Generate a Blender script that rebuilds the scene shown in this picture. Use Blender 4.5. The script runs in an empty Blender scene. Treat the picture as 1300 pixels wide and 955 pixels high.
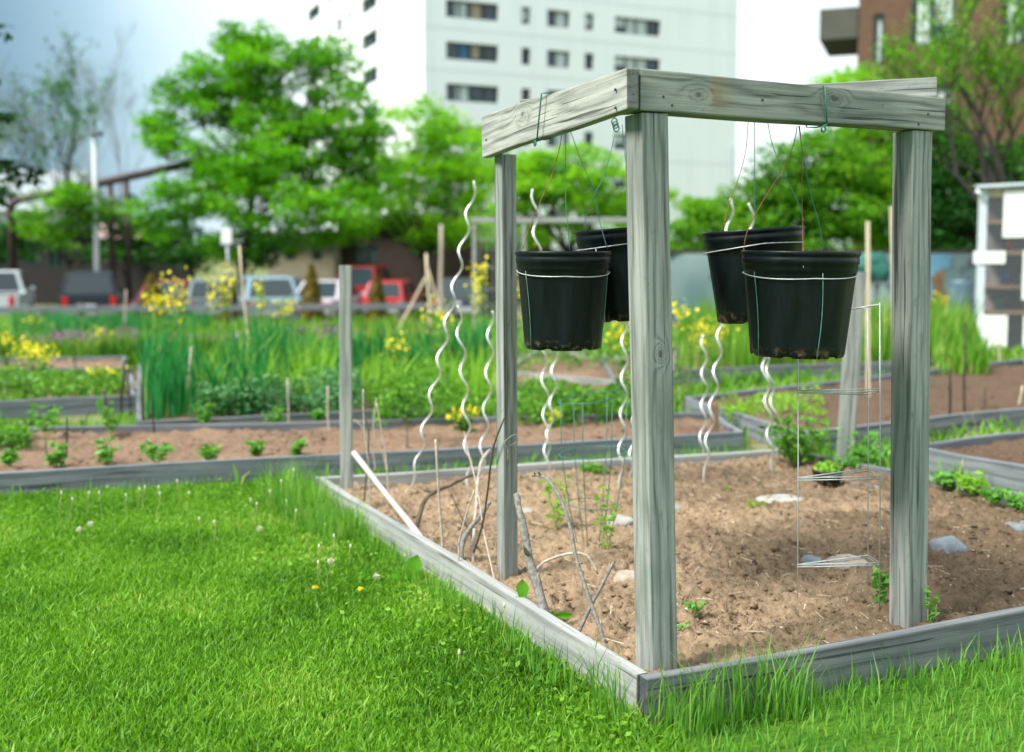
import bpy, bmesh, math, random
import numpy as np
from mathutils import Vector, Matrix, noise
R = math.radians
random.seed(7)
rng = np.random.default_rng(7)
scene = bpy.context.scene
COL = scene.collection

# ---------------------------------------------------------------- camera
F, CX, CY, HY, EYE = 1400.0, 650.0, 432.5, 320.0, 1.23
PITCH = math.atan((CY - HY) / F)
cp, sp = math.cos(PITCH), math.sin(PITCH)
cd = bpy.data.cameras.new('camera'); cam = bpy.data.objects.new('camera', cd); COL.objects.link(cam)
cam.location = (0, 0, EYE); cam.rotation_euler = (R(90) - PITCH, 0, 0)
cd.sensor_fit = 'HORIZONTAL'; cd.sensor_width = 36; cd.lens = 36 * F / 1300
cd.shift_y = -(477.5 - CY) / 1300
cd.clip_start = 0.05; cd.clip_end = 2000
cd.dof.use_dof = True; cd.dof.focus_distance = 3.55; cd.dof.aperture_fstop = 1.65; cd.dof.aperture_blades = 0
scene.camera = cam

def ray(x, y):
    u, v = (x - CX) / F, (CY - y) / F
    d = Vector((u, cp + v * sp, -sp + v * cp))
    return d / d.y
def P(x, y, d):
    """photo pixel -> point at distance d along the view axis"""
    return Vector((0, 0, EYE)) + ray(x, y) * d
def gz(Y):
    """height of the bed tops; lawn lies 0.15 lower; the garden falls towards the car park"""
    return -0.05 * min(max(Y - 14, 0), 20)
def G(x, y, h=0.0):
    r = ray(x, y); d = 1.0
    for _ in range(60):
        d = (gz(d) + h - EYE) / r.z
        d = min(d, 300)
    lo, hi = 1.0, 200.0
    for _ in range(60):
        m = (lo + hi) / 2
        if EYE + r.z * m > gz(m) + h: lo = m
        else: hi = m
    return Vector((0, 0, EYE)) + r * lo
LAWN = -0.15

# ---------------------------------------------------------------- world and light
w = bpy.data.worlds.new('World'); scene.world = w; w.use_nodes = True
nt = w.node_tree; nt.nodes.clear()
N = nt.nodes.new; L = nt.links.new
out = N('ShaderNodeOutputWorld'); bg = N('ShaderNodeBackground'); bg.inputs[1].default_value = 0.08
sky = N('ShaderNodeTexSky'); sky.sky_type = 'NISHITA'; sky.sun_disc = False
SUN_EL, SUN_AZ = 50, -119      # azimuth from +Y towards +X
sky.sun_elevation = R(SUN_EL); sky.sun_rotation = R(SUN_AZ); sky.altitude = 50; sky.air_density = 1.2; sky.dust_density = 2
tc = N('ShaderNodeTexCoord'); mp = N('ShaderNodeMapping'); mp.inputs['Scale'].default_value = (1.0, 1.0, 2.2)
ns = N('ShaderNodeTexNoise'); ns.inputs['Scale'].default_value = 1.7; ns.inputs['Detail'].default_value = 6; ns.inputs['Roughness'].default_value = .5
sep = N('ShaderNodeSeparateXYZ')
# cloud deck: thicker, darker bank to the left (west), bright thin cloud to the right
mr = N('ShaderNodeMapRange'); mr.inputs[1].default_value = -.44; mr.inputs[2].default_value = -.15; mr.interpolation_type = 'SMOOTHSTEP'
add = N('ShaderNodeMath'); add.operation = 'MULTIPLY_ADD'; add.inputs[1].default_value = .24; add.inputs[2].default_value = -.12
addx = N('ShaderNodeMath'); addx.operation = 'ADD'
cr = N('ShaderNodeValToRGB')
cr.color_ramp.elements[0].position = 0.0; cr.color_ramp.elements[0].color = (1.6, 2.9, 3.9, 1)
cr.color_ramp.elements[1].position = 1.0; cr.color_ramp.elements[1].color = (9.2, 10.2, 10.6, 1)
e = cr.color_ramp.elements.new(.45); e.color = (4.4, 6.3, 7.4, 1)
mix = N('ShaderNodeMix'); mix.data_type = 'RGBA'; mix.inputs[0].default_value = .86
L(tc.outputs['Generated'], mp.inputs[0]); L(mp.outputs[0], ns.inputs['Vector']); L(tc.outputs['Generated'], sep.inputs[0])
L(ns.outputs[0], add.inputs[0]); L(sep.outputs[0], addx.inputs[0]); L(add.outputs[0], addx.inputs[1]); L(addx.outputs[0], mr.inputs[0])
L(mr.outputs[0], cr.inputs[0]); L(sky.outputs[0], mix.inputs[6]); L(cr.outputs[0], mix.inputs[7]); L(mix.outputs[2], bg.inputs[0]); L(bg.outputs[0], out.inputs[0])

sl = bpy.data.lights.new('sun', 'SUN'); sl.energy = 4.2; sl.angle = R(18); sl.color = (1, .96, .88)
so = bpy.data.objects.new('sun', sl); COL.objects.link(so)
az, el = R(SUN_AZ), R(SUN_EL)
to_sun = Vector((math.sin(az) * math.cos(el), math.cos(az) * math.cos(el), math.sin(el)))
so.rotation_euler = to_sun.to_track_quat('Z', 'Y').to_euler()
so.location = (-5, -4, 10)
vs = scene.view_settings; vs.view_transform = 'Standard'; vs.look = 'None'; vs.exposure = 0.78; vs.gamma = 1
scene.cycles.max_bounces = 5; scene.cycles.diffuse_bounces = 2; scene.cycles.transparent_max_bounces = 6
scene.cycles.use_denoising = True

# ---------------------------------------------------------------- object helpers
def tag(o, label=None, cat=None, group=None, kind=None):
    if label: o['label'] = label
    if cat: o['category'] = cat
    if group: o['group'] = group
    if kind: o['kind'] = kind
    return o
def empty(name, loc=(0, 0, 0)):
    o = bpy.data.objects.new(name, None); COL.objects.link(o); o.location = loc; o.empty_display_size = .1
    return o
def link(name, me, mat=None, parent=None, smooth=False, loc=None):
    """me holds world coordinates; parented meshes are shifted into the parent's frame"""
    o = bpy.data.objects.new(name, me); COL.objects.link(o)
    if mat is not None and len(me.materials) == 0: me.materials.append(mat)
    if parent is not None:
        o.parent = parent
        wl = Vector((0, 0, 0)); p = parent
        while p is not None: wl += p.location; p = p.parent
        o.location = -wl if loc is None else Vector(loc) - wl
    elif loc is not None: o.location = loc
    if smooth:
        me.polygons.foreach_set('use_smooth', [True] * len(me.polygons))
    return o
def recentre(o, p):
    """give a top-level mesh an origin at p"""
    o.data.transform(Matrix.Translation(-Vector(p))); o.location = p
    return o
def dup(root, loc, rz=None, label=None, scale=None):
    r = root.copy(); COL.objects.link(r); r.location = loc
    if rz is not None: r.rotation_euler[2] = rz
    if label: r['label'] = label
    if scale: r.scale = (scale,) * 3 if not isinstance(scale, tuple) else scale
    for ch in list(root.children):
        c = ch.copy(); COL.objects.link(c); c.parent = r
        for g in list(ch.children):
            d = g.copy(); COL.objects.link(d); d.parent = c
    return r
def mesh_np(V, faces_list):
    """V (n,3); faces_list: arrays (m,k)"""
    me = bpy.data.meshes.new('mesh')
    me.vertices.add(len(V)); me.vertices.foreach_set('co', np.asarray(V, dtype=np.float32).ravel())
    loops = np.concatenate([f.ravel() for f in faces_list]).astype(np.int32)
    sizes = np.concatenate([np.full(len(f), f.shape[1]) for f in faces_list])
    starts = np.concatenate([[0], np.cumsum(sizes)[:-1]]).astype(np.int32)
    me.loops.add(len(loops)); me.loops.foreach_set('vertex_index', loops)
    me.polygons.add(len(sizes)); me.polygons.foreach_set('loop_start', starts)
    me.update(calc_edges=True)
    return me

class MB:
    def __init__(s): s.v = []; s.f = []
    def add(s, vs, fs):
        n = len(s.v); s.v += [tuple(x) for x in vs]; s.f += [tuple(i + n for i in f) for f in fs]; return s
    def box(s, a, b, M=None):
        x0, y0, z0 = a; x1, y1, z1 = b
        vs = [Vector(q) for q in ((x0,y0,z0),(x1,y0,z0),(x1,y1,z0),(x0,y1,z0),(x0,y0,z1),(x1,y0,z1),(x1,y1,z1),(x0,y1,z1))]
        if M is not None: vs = [M @ q for q in vs]
        return s.add(vs, [(0,3,2,1),(4,5,6,7),(0,1,5,4),(1,2,6,5),(2,3,7,6),(3,0,4,7)])
    def tube(s, pts, rad, n=6, cap=True):
        pts = [Vector(p) for p in pts]
        if not isinstance(rad, (list, tuple)): rad = [rad] * len(pts)
        vs = []; fs = []; pa = None
        for i, p in enumerate(pts):
            t = (pts[min(i+1, len(pts)-1)] - pts[max(i-1, 0)])
            t = t.normalized() if t.length > 1e-9 else Vector((0, 0, 1))
            if pa is None:
                pa = t.orthogonal().normalized()
            else:
                pa = (pa - t * pa.dot(t))
                pa = pa.normalized() if pa.length > 1e-6 else t.orthogonal().normalized()
            pb = t.cross(pa)
            for k in range(n):
                a = 2 * math.pi * k / n
                vs.append(p + (pa * math.cos(a) + pb * math.sin(a)) * rad[i])
        for i in range(len(pts) - 1):
            for k in range(n):
                k2 = (k + 1) % n
                fs.append((i*n+k, i*n+k2, (i+1)*n+k2, (i+1)*n+k))
        if cap: fs += [tuple(range(n))[::-1], tuple((len(pts)-1)*n + k for k in range(n))]
        return s.add(vs, fs)
    def lathe(s, prof, n=32, M=None, close=True):
        vs = []; fs = []
        for (r, z) in prof:
            for k in range(n):
                a = 2*math.pi*k/n; q = Vector((r*math.cos(a), r*math.sin(a), z)); vs.append(M @ q if M is not None else q)
        for i in range(len(prof)-1):
            for k in range(n):
                k2 = (k+1) % n; fs.append((i*n+k, i*n+k2, (i+1)*n+k2, (i+1)*n+k))
        if close: fs += [tuple(range(n))[::-1], tuple((len(prof)-1)*n+k for k in range(n))]
        return s.add(vs, fs)
    def prism(s, poly, y0, y1, M=None, inset=0):
        """poly in xz, extruded along y; inset shrinks the far/near caps' y only"""
        n = len(poly); vs = [Vector((x, y0, z)) for x, z in poly] + [Vector((x, y1, z)) for x, z in poly]
        if M is not None: vs = [M @ q for q in vs]
        return s.add(vs, [tuple(range(n)), tuple(range(n, 2*n))[::-1]] + [(i, n+i, n+(i+1)%n, (i+1)%n) for i in range(n)])
    def mesh(s):
        me = bpy.data.meshes.new('mesh'); me.from_pydata(s.v, [], s.f); me.update(); return me
    def bevelled(s, w, seg=2, ang=30):
        bm = bmesh.new(); me = s.mesh(); bm.from_mesh(me)
        bmesh.ops.recalc_face_normals(bm, faces=bm.faces)
        es = [e for e in bm.edges if len(e.link_faces) == 2 and e.calc_face_angle(0) > R(ang)]
        bmesh.ops.bevel(bm, geom=es, offset=w, segments=seg, affect='EDGES', profile=.6, clamp_overlap=True)
        bm.to_mesh(me); bm.free(); return me
    def build(s, name, mat, parent=None, bevel=0, smooth=False, seg=2):
        me = s.bevelled(bevel, seg) if bevel else s.mesh()
        return link(name, me, mat, parent, smooth)

# ---------------------------------------------------------------- materials
def new_mat(name):
    m = bpy.data.materials.new(name); m.use_nodes = True; nt = m.node_tree
    b = nt.nodes['Principled BSDF']
    return m, nt, b
def ramp(nt, stops):
    r = nt.nodes.new('ShaderNodeValToRGB'); el = r.color_ramp.elements
    el[0].position, el[0].color = stops[0][0], (*stops[0][1], 1)
    el[1].position, el[1].color = stops[-1][0], (*stops[-1][1], 1)
    for p, c in stops[1:-1]:
        e = el.new(p); e.color = (*c, 1)
    return r
def math_n(nt, op, a=None, b=None, c=None, clamp=False):
    n = nt.nodes.new('ShaderNodeMath'); n.operation = op; n.use_clamp = clamp
    for i, q in enumerate((a, b, c)):
        if q is None: continue
        if isinstance(q, (int, float)): n.inputs[i].default_value = q
        else: nt.links.new(q, n.inputs[i])
    return n.outputs[0]
def noise_n(nt, vec, scale, detail=4, rough=.5, mapscale=None):
    if mapscale is not None:
        mp = nt.nodes.new('ShaderNodeMapping'); mp.inputs['Scale'].default_value = mapscale; nt.links.new(vec, mp.inputs[0]); vec = mp.outputs[0]
    n = nt.nodes.new('ShaderNodeTexNoise'); n.inputs['Scale'].default_value = scale; n.inputs['Detail'].default_value = detail; n.inputs['Roughness'].default_value = rough
    nt.links.new(vec, n.inputs['Vector']); return n.outputs[0]
def mixc(nt, fac, a, b, mode='MIX'):
    n = nt.nodes.new('ShaderNodeMix'); n.data_type = 'RGBA'; n.blend_type = mode
    for i, q in ((0, fac), (6, a), (7, b)):
        if isinstance(q, (int, float)): n.inputs[i].default_value = q
        elif isinstance(q, tuple): n.inputs[i].default_value = (*q, 1)
        else: nt.links.new(q, n.inputs[i])
    return n.outputs[2]
def bump(nt, b, h, strength=.3, dist=.01):
    n = nt.nodes.new('ShaderNodeBump'); n.inputs['Strength'].default_value = strength; n.inputs['Distance'].default_value = dist
    nt.links.new(h, n.inputs['Height']); nt.links.new(n.outputs[0], b.inputs['Normal'])
def plain(name, c, rough=.6, metal=0, var=.12, scale=8, spec=.5, bmp=0):
    m, nt, b = new_mat(name)
    tc = nt.nodes.new('ShaderNodeTexCoord')
    f = noise_n(nt, tc.outputs['Object'], scale, 5, .6)
    r = ramp(nt, [(.3, tuple(x*(1-var) for x in c)), (.7, tuple(min(1, x*(1+var)) for x in c))])
    nt.links.new(f, r.inputs[0]); nt.links.new(r.outputs[0], b.inputs['Base Color'])
    b.inputs['Roughness'].default_value = rough; b.inputs['Metallic'].default_value = metal
    b.inputs['Specular IOR Level'].default_value = spec
    if bmp: bump(nt, b, f, bmp, .01)
    return m
def leafmat(name, c1, c2, trans=.35, patch=.8, pscale=1.2, rough=.5, third=None):
    m, nt, b = new_mat(name)
    geo = nt.nodes.new('ShaderNodeNewGeometry'); tc = nt.nodes.new('ShaderNodeTexCoord')
    pn = noise_n(nt, tc.outputs['Object'], pscale, 3, .55)
    f = math_n(nt, 'MULTIPLY_ADD', geo.outputs['Random Per Island'], .55, math_n(nt, 'MULTIPLY_ADD', pn, patch*1.6, -patch*.8 + .22))
    stops = [(0, c1), (1, c2)] if third is None else [(0, c1), (.72, c2), (1, third)]
    r = ramp(nt, stops); nt.links.new(f, r.inputs[0])
    nt.links.new(r.outputs[0], b.inputs['Base Color']); b.inputs['Roughness'].default_value = rough; b.inputs['Specular IOR Level'].default_value = .3
    tr = nt.nodes.new('ShaderNodeBsdfTranslucent'); br = mixc(nt, 1.0, r.outputs[0], (1.25, 1.3, .55), 'MULTIPLY'); nt.links.new(br, tr.inputs[0])
    ms = nt.nodes.new('ShaderNodeMixShader'); ms.inputs[0].default_value = trans
    nt.links.new(b.outputs[0], ms.inputs[1]); nt.links.new(tr.outputs[0], ms.inputs[2])
    nt.links.new(ms.outputs[0], nt.nodes['Material Output'].inputs[0])
    return m
def woodmat(name, dark, light, stain=(.1, .12, .1), knots=(), ring=26, warp=.05, stain_amt=.35, rust=()):
    """weathered timber: object x runs along the grain, z up the face"""
    m, nt, b = new_mat(name); L = nt.links.new
    tc = nt.nodes.new('ShaderNodeTexCoord'); oi = nt.nodes.new('ShaderNodeObjectInfo')
    off = nt.nodes.new('ShaderNodeVectorMath'); off.operation = 'SCALE'; off.inputs[0].default_value = (7.3, 3.1, 5.7); L(oi.outputs['Random'], off.inputs['Scale'])
    va = nt.nodes.new('ShaderNodeVectorMath'); va.operation = 'ADD'; L(tc.outputs['Object'], va.inputs[0]); L(off.outputs[0], va.inputs[1])
    vec = va.outputs[0]
    sp_ = nt.nodes.new('ShaderNodeSeparateXYZ'); L(tc.outputs['Object'], sp_.inputs[0]); x, y, z = sp_.outputs
    lo = noise_n(nt, vec, 1.0, 2, .5, (1.6, 9, 9))
    v = math_n(nt, 'MULTIPLY_ADD', lo, warp*3, math_n(nt, 'ADD', z, math_n(nt, 'MULTIPLY', y, .6)))
    dk = None
    for (kx, kz, kr) in knots:
        dx = math_n(nt, 'MULTIPLY', math_n(nt, 'ADD', x, -kx), .62); dz = math_n(nt, 'ADD', z, -kz)
        d = math_n(nt, 'SQRT', math_n(nt, 'ADD', math_n(nt, 'MULTIPLY', dx, dx), math_n(nt, 'MULTIPLY', dz, dz))); d = math_n(nt, 'MULTIPLY_ADD', math_n(nt, 'SUBTRACT', noise_n(nt, vec, 1.0, 3, .6, (16, 30, 30)), .5), kr*.9, d)
        wgt = math_n(nt, 'POWER', 2.718, math_n(nt, 'MULTIPLY', math_n(nt, 'MULTIPLY', d, d), -1/(kr*kr)))
        v = math_n(nt, 'ADD', math_n(nt, 'MULTIPLY', v, math_n(nt, 'SUBTRACT', 1, wgt)), math_n(nt, 'MULTIPLY', math_n(nt, 'MULTIPLY', d, 1.9), wgt))
        core = math_n(nt, 'POWER', 2.718, math_n(nt, 'MULTIPLY', math_n(nt, 'MULTIPLY', d, d), -16/(kr*kr)))
        dk = core if dk is None else math_n(nt, 'MAXIMUM', dk, core)
    s = math_n(nt, 'SINE', math_n(nt, 'MULTIPLY', v, ring*6.283))
    rings = math_n(nt, 'POWER', math_n(nt, 'MULTIPLY_ADD', s, .5, .5, clamp=True), 2.2)
    fine = noise_n(nt, vec, 1.0, 7, .72, (5, 260, 260))
    mid = noise_n(nt, vec, 1.0, 4, .6, (1.1, 42, 42))
    mid2 = noise_n(nt, vec, 1.0, 3, .6, (1.8, 110, 110)); f = math_n(nt, 'ADD', math_n(nt, 'MULTIPLY', fine, .36), math_n(nt, 'ADD', math_n(nt, 'MULTIPLY', mid, .34), math_n(nt, 'MULTIPLY', mid2, .30)))
    f = math_n(nt, 'SUBTRACT', f, math_n(nt, 'MULTIPLY', rings, .11))
    r = ramp(nt, [(.30, dark), (.43, tuple((a*.4+c*.6) for a, c in zip(dark, light))), (.54, light)]); L(f, r.inputs[0])
    st = noise_n(nt, vec, 1.0, 4, .6, (2.5, 7, 7)); sr = ramp(nt, [(.44, (0, 0, 0)), (.62, (1, 1, 1))]); L(st, sr.inputs[0])
    c = mixc(nt, math_n(nt, 'MULTIPLY', sr.outputs[0], stain_amt), r.outputs[0], stain)
    crk = noise_n(nt, vec, 1.0, 3, .5, (1.3, 70, 70)); crr = ramp(nt, [(.325, (1, 1, 1)), (.355, (0, 0, 0))]); L(crk, crr.inputs[0])
    c = mixc(nt, math_n(nt, 'MULTIPLY', crr.outputs[0], .75), c, tuple(q*.3 for q in dark))
    if dk is not None: c = mixc(nt, math_n(nt, 'MULTIPLY', dk, .75, clamp=True), c, tuple(q*.55 for q in dark))
    for (kx, kz, kr, col) in rust:
        dx = math_n(nt, 'ADD', x, -kx); dz = math_n(nt, 'ADD', z, -kz)
        q = math_n(nt, 'ADD', math_n(nt, 'MULTIPLY', dx, dx), math_n(nt, 'MULTIPLY', math_n(nt, 'MULTIPLY', dz, dz), .35))
        wq = math_n(nt, 'POWER', 2.718, math_n(nt, 'MULTIPLY', q, -1/(kr*kr)))
        wq = math_n(nt, 'MULTIPLY', math_n(nt, 'MULTIPLY', wq, noise_n(nt, vec, 30, 4, .6)), 1.1, clamp=True)
        c = mixc(nt, wq, c, col)
    sn = nt.nodes.new('ShaderNodeSeparateXYZ'); L(tc.outputs['Normal'], sn.inputs[0])
    eg = math_n(nt, 'MULTIPLY', math_n(nt, 'GREATER_THAN', math_n(nt, 'ABSOLUTE', sn.outputs[0]), .8), .7)
    c = mixc(nt, eg, c, tuple(q*.55 for q in dark))
    dsp = noise_n(nt, vec, 1.0, 5, .7, (22, 30, 30)); dr_ = ramp(nt, [(.60, (0, 0, 0)), (.70, (1, 1, 1))]); L(dsp, dr_.inputs[0])
    c = mixc(nt, math_n(nt, 'MULTIPLY', dr_.outputs[0], .35), c, tuple(q*.7 for q in dark))
    L(c, b.inputs['Base Color']); b.inputs['Roughness'].default_value = .82; b.inputs['Specular IOR Level'].default_value = .25
    h = math_n(nt, 'SUBTRACT', f, math_n(nt, 'MULTIPLY', crr.outputs[0], .5))
    bump(nt, b, h, .55, .004)
    return m

M = {}
M['post'] = woodmat('weathered_post', (.09, .098, .09), (.37, .385, .36), (.16, .21, .19), ring=34, warp=.03, stain_amt=.4)
M['board'] = woodmat('bed_board', (.065, .07, .078), (.215, .225, .235), (.10, .12, .13), ring=14, warp=.03, stain_amt=.5)
M['board_pale'] = woodmat('bed_board_pale', (.17, .175, .17), (.42, .43, .42), (.18, .20, .20), ring=14, warp=.03, stain_amt=.3)
M['oldboard'] = woodmat('old_board', (.07, .08, .095), (.24, .26, .285), (.08, .10, .12), ring=14, warp=.03)
M['stake'] = woodmat('pale_stake', (.45, .36, .24), (.72, .62, .45), (.5, .42, .3), ring=40, stain_amt=.2)
M['brownwood'] = woodmat('brown_wood', (.10, .06, .035), (.25, .16, .09), (.08, .05, .03), ring=30)
M['bark'] = plain('bark', (.11, .085, .06), .9, var=.5, scale=14, bmp=.8)
M['bark_dark'] = plain('bark_dark', (.035, .03, .028), .9, var=.4, scale=6, bmp=.6)
M['bark_grey'] = plain('bark_grey', (.22, .21, .19), .9, var=.5, scale=60, bmp=.8)
M['bark_pale'] = plain('bark_pale', (.45, .38, .32), .8, var=.35, scale=50, bmp=.5)
M['bark_bare'] = plain('bark_bare', (.24, .27, .29), .9, var=.2, scale=6)
M['peeled'] = plain('peeled_pole', (.52, .45, .41), .6, var=.12, scale=14, bmp=.3)
M['wire_green'] = plain('green_wire', (.03, .16, .13), .4, var=.2)
M['wire_teal'] = plain('teal_wire', (.10, .24, .22), .4, var=.3, scale=40)
M['wire_rust'] = plain('rusty_wire', (.30, .12, .05), .8, var=.5, scale=60)
M['wire_steel'] = plain('galvanised_wire', (.55, .60, .60), .45, .3, var=.2, scale=30)
M['alu'] = plain('aluminium_spiral', (.80, .82, .78), .34, .6, var=.35, scale=14)
M['stone'] = plain('stone', (.33, .325, .30), .85, var=.3, scale=20, bmp=.5)
M['stone_blue'] = plain('stone_blue', (.19, .225, .25), .8, var=.3, scale=20, bmp=.5)
M['stone_tan'] = plain('stone_tan', (.38, .32, .25), .85, var=.3, scale=20, bmp=.5)
M['white'] = plain('white_paint', (.78, .80, .80), .5, var=.06)
M['nail'] = plain('nail', (.06, .06, .06), .5, .6)
def pot_material():
    m, nt, b = new_mat('black_plastic'); tc = nt.nodes.new('ShaderNodeTexCoord')
    f = noise_n(nt, tc.outputs['Object'], 6, 5, .6, (4, 4, .7)); r = ramp(nt, [(.3, (.002, .0035, .0045)), (.75, (.006, .011, .014))]); nt.links.new(f, r.inputs[0])
    s = nt.nodes.new('ShaderNodeSeparateXYZ'); nt.links.new(tc.outputs['Object'], s.inputs[0])
    dz = math_n(nt, 'MULTIPLY_ADD', s.outputs[2], -28, 1.1, clamp=True)
    dn = noise_n(nt, tc.outputs['Object'], 38, 5, .7); dr = ramp(nt, [(.5, (0, 0, 0)), (.62, (1, 1, 1))]); nt.links.new(dn, dr.inputs[0])
    c = mixc(nt, math_n(nt, 'MULTIPLY', dz, dr.outputs[0]), r.outputs[0], (.20, .12, .07))
    nt.links.new(c, b.inputs['Base Color'])
    rr = ramp(nt, [(.3, (.34,)*3), (.7, (.52,)*3)]); nt.links.new(f, rr.inputs[0]); nt.links.new(rr.outputs[0], b.inputs['Roughness'])
    b.inputs['Specular IOR Level'].default_value = .27
    return m
M['pot'] = pot_material()
def soilmat(name, d, l, sc=22):
    m, nt, b = new_mat(name); geo = nt.nodes.new('ShaderNodeNewGeometry')
    p = geo.outputs['Position']
    f1 = noise_n(nt, p, sc, 8, .7); f2 = noise_n(nt, p, 1.7, 4, .55); f3 = noise_n(nt, p, sc*6, 4, .6)
    f = math_n(nt, 'ADD', math_n(nt, 'MULTIPLY', f1, .5), math_n(nt, 'ADD', math_n(nt, 'MULTIPLY', f2, .25), math_n(nt, 'MULTIPLY', f3, .25)))
    r = ramp(nt, [(.38, d), (.47, tuple((a*.35+c*.65) for a, c in zip(d, l))), (.58, l)]); nt.links.new(f, r.inputs[0])
    wet = noise_n(nt, p, .9, 5, .6); sx = nt.nodes.new('ShaderNodeSeparateXYZ'); nt.links.new(p, sx.inputs[0])
    wr = ramp(nt, [(.46, (0, 0, 0)), (.66, (1, 1, 1))]); nt.links.new(math_n(nt, 'ADD', wet, math_n(nt, 'MULTIPLY_ADD', sx.outputs[0], .12, -.09)), wr.inputs[0])  # damp patches; the rightward darkening also puts lens vignette into the colour
    r0 = r; r = type('o', (), {})(); r.outputs = [mixc(nt, math_n(nt, 'MULTIPLY', wr.outputs[0], .8), r0.outputs[0], mixc(nt, f1, tuple(q*.9 for q in d), tuple(q*.52 for q in l)))]
    sp2 = noise_n(nt, p, 75, 2, .5); s2 = ramp(nt, [(.70, (0, 0, 0)), (.73, (1, 1, 1))]); nt.links.new(sp2, s2.inputs[0])
    c = mixc(nt, s2.outputs[0], r.outputs[0], (.62, .52, .42))
    nt.links.new(c, b.inputs['Base Color']); b.inputs['Roughness'].default_value = .95; b.inputs['Specular IOR Level'].default_value = .15
    bump(nt, b, math_n(nt, 'ADD', f1, math_n(nt, 'MULTIPLY', f3, .4)), .8, .015)
    return m
M['soil'] = soilmat('dry_soil', (.06, .038, .022), (.40, .29, .185), 30)
M['soil2'] = soilmat('bed_soil', (.06, .036, .022), (.27, .18, .12), 22)
def groundmat():
    m, nt, b = new_mat('garden_ground'); geo = nt.nodes.new('ShaderNodeNewGeometry'); p = geo.outputs['Position']
    f = noise_n(nt, p, .55, 5, .6); f2 = noise_n(nt, p, 30, 5, .7)
    g = ramp(nt, [(.3, (.035, .10, .01)), (.7, (.10, .22, .02))]); nt.links.new(f2, g.inputs[0])
    d = ramp(nt, [(.3, (.22, .16, .11)), (.7, (.42, .33, .24))]); nt.links.new(f2, d.inputs[0])
    s = nt.nodes.new('ShaderNodeSeparateXYZ'); nt.links.new(p, s.inputs[0])
    far = math_n(nt, 'MULTIPLY_ADD', s.outputs[1], .5, -3.2, clamp=True)
    pr = ramp(nt, [(.46, (0, 0, 0)), (.58, (1, 1, 1))]); nt.links.new(f, pr.inputs[0])
    c = mixc(nt, math_n(nt, 'MULTIPLY', pr.outputs[0], far), g.outputs[0], d.outputs[0])
    nt.links.new(c, b.inputs['Base Color']); b.inputs['Roughness'].default_value = .95; b.inputs['Specular IOR Level'].default_value = .1
    bump(nt, b, f2, .6, .03)
    return m
M['ground'] = groundmat()
M['asphalt'] = plain('asphalt', (.055, .058, .06), .9, var=.25, scale=3)
M['grass'] = leafmat('grass_blade', (.016, .12, .004), (.23, .48, .035), .42, .65, 1.6, third=(.58, .58, .20))
M['grass_tall'] = leafmat('tall_grass_blade', (.04, .17, .02), (.22, .48, .07), .45, .6, 3, third=(.52, .50, .20))
M['leek'] = leafmat('leek_leaf', (.004, .06, .022), (.04, .33, .08), .3, .9, 3, third=(.46, .50, .20))
M['grassy'] = leafmat('bright_grass', (.012, .11, .008), (.19, .42, .04), .4, .9, 1.2, third=(.50, .46, .20))
M['bushy'] = leafmat('silver_green_leaf', (.02, .13, .045), (.20, .44, .18), .3, .7, 2)
M['lowgreen'] = leafmat('low_green_leaf', (.015, .11, .010), (.24, .52, .06), .4, .8, 2.5)
M['seedling'] = leafmat('seedling_leaf', (.06, .24, .03), (.22, .50, .08), .35, .5, 8)
M['limeleaf'] = leafmat('lime_leaf', (.14, .38, .02), (.36, .60, .08), .45, .4, 8)
M['dandleaf'] = leafmat('dandelion_leaf', (.08, .32, .02), (.20, .50, .04), .4, .2, 8)
M['yellow'] = leafmat('yellow_bloom', (.75, .62, .02), (.95, .86, .08), .3, .4, 5)
M['purple'] = leafmat('purple_bloom', (.12, .07, .14), (.30, .20, .34), .3, .4, 5)
M['whitebloom'] = leafmat('seed_head', (.62, .62, .55), (.85, .85, .78), .3, .4, 5)
M['stem'] = leafmat('stalk', (.22, .30, .08), (.42, .45, .18), .1, .4, 5)
M['tree_main'] = leafmat('tree_leaf', (.010, .12, .006), (.19, .54, .012), .5, .9, .42, third=(.32, .66, .03))
M['tree_lime'] = leafmat('tree_leaf_lime', (.08, .32, .008), (.34, .66, .03), .52, .8, .5, third=(.50, .75, .06))
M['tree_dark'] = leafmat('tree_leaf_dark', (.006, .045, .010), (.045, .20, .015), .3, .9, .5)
M['tree_mid'] = leafmat('tree_leaf_mid', (.015, .12, .008), (.18, .46, .02), .45, .9, .6, third=(.32, .58, .04))
M['tree_deep'] = leafmat('chestnut_leaf', (.008, .05, .012), (.03, .15, .02), .3, .4, 2)
M['tree_blue'] = leafmat('poplar_leaf', (.03, .12, .05), (.12, .30, .10), .35, .5, .5)
M['conifer'] = leafmat('cypress_leaf', (.10, .08, .01), (.32, .24, .03), .2, .5, 2)

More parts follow.
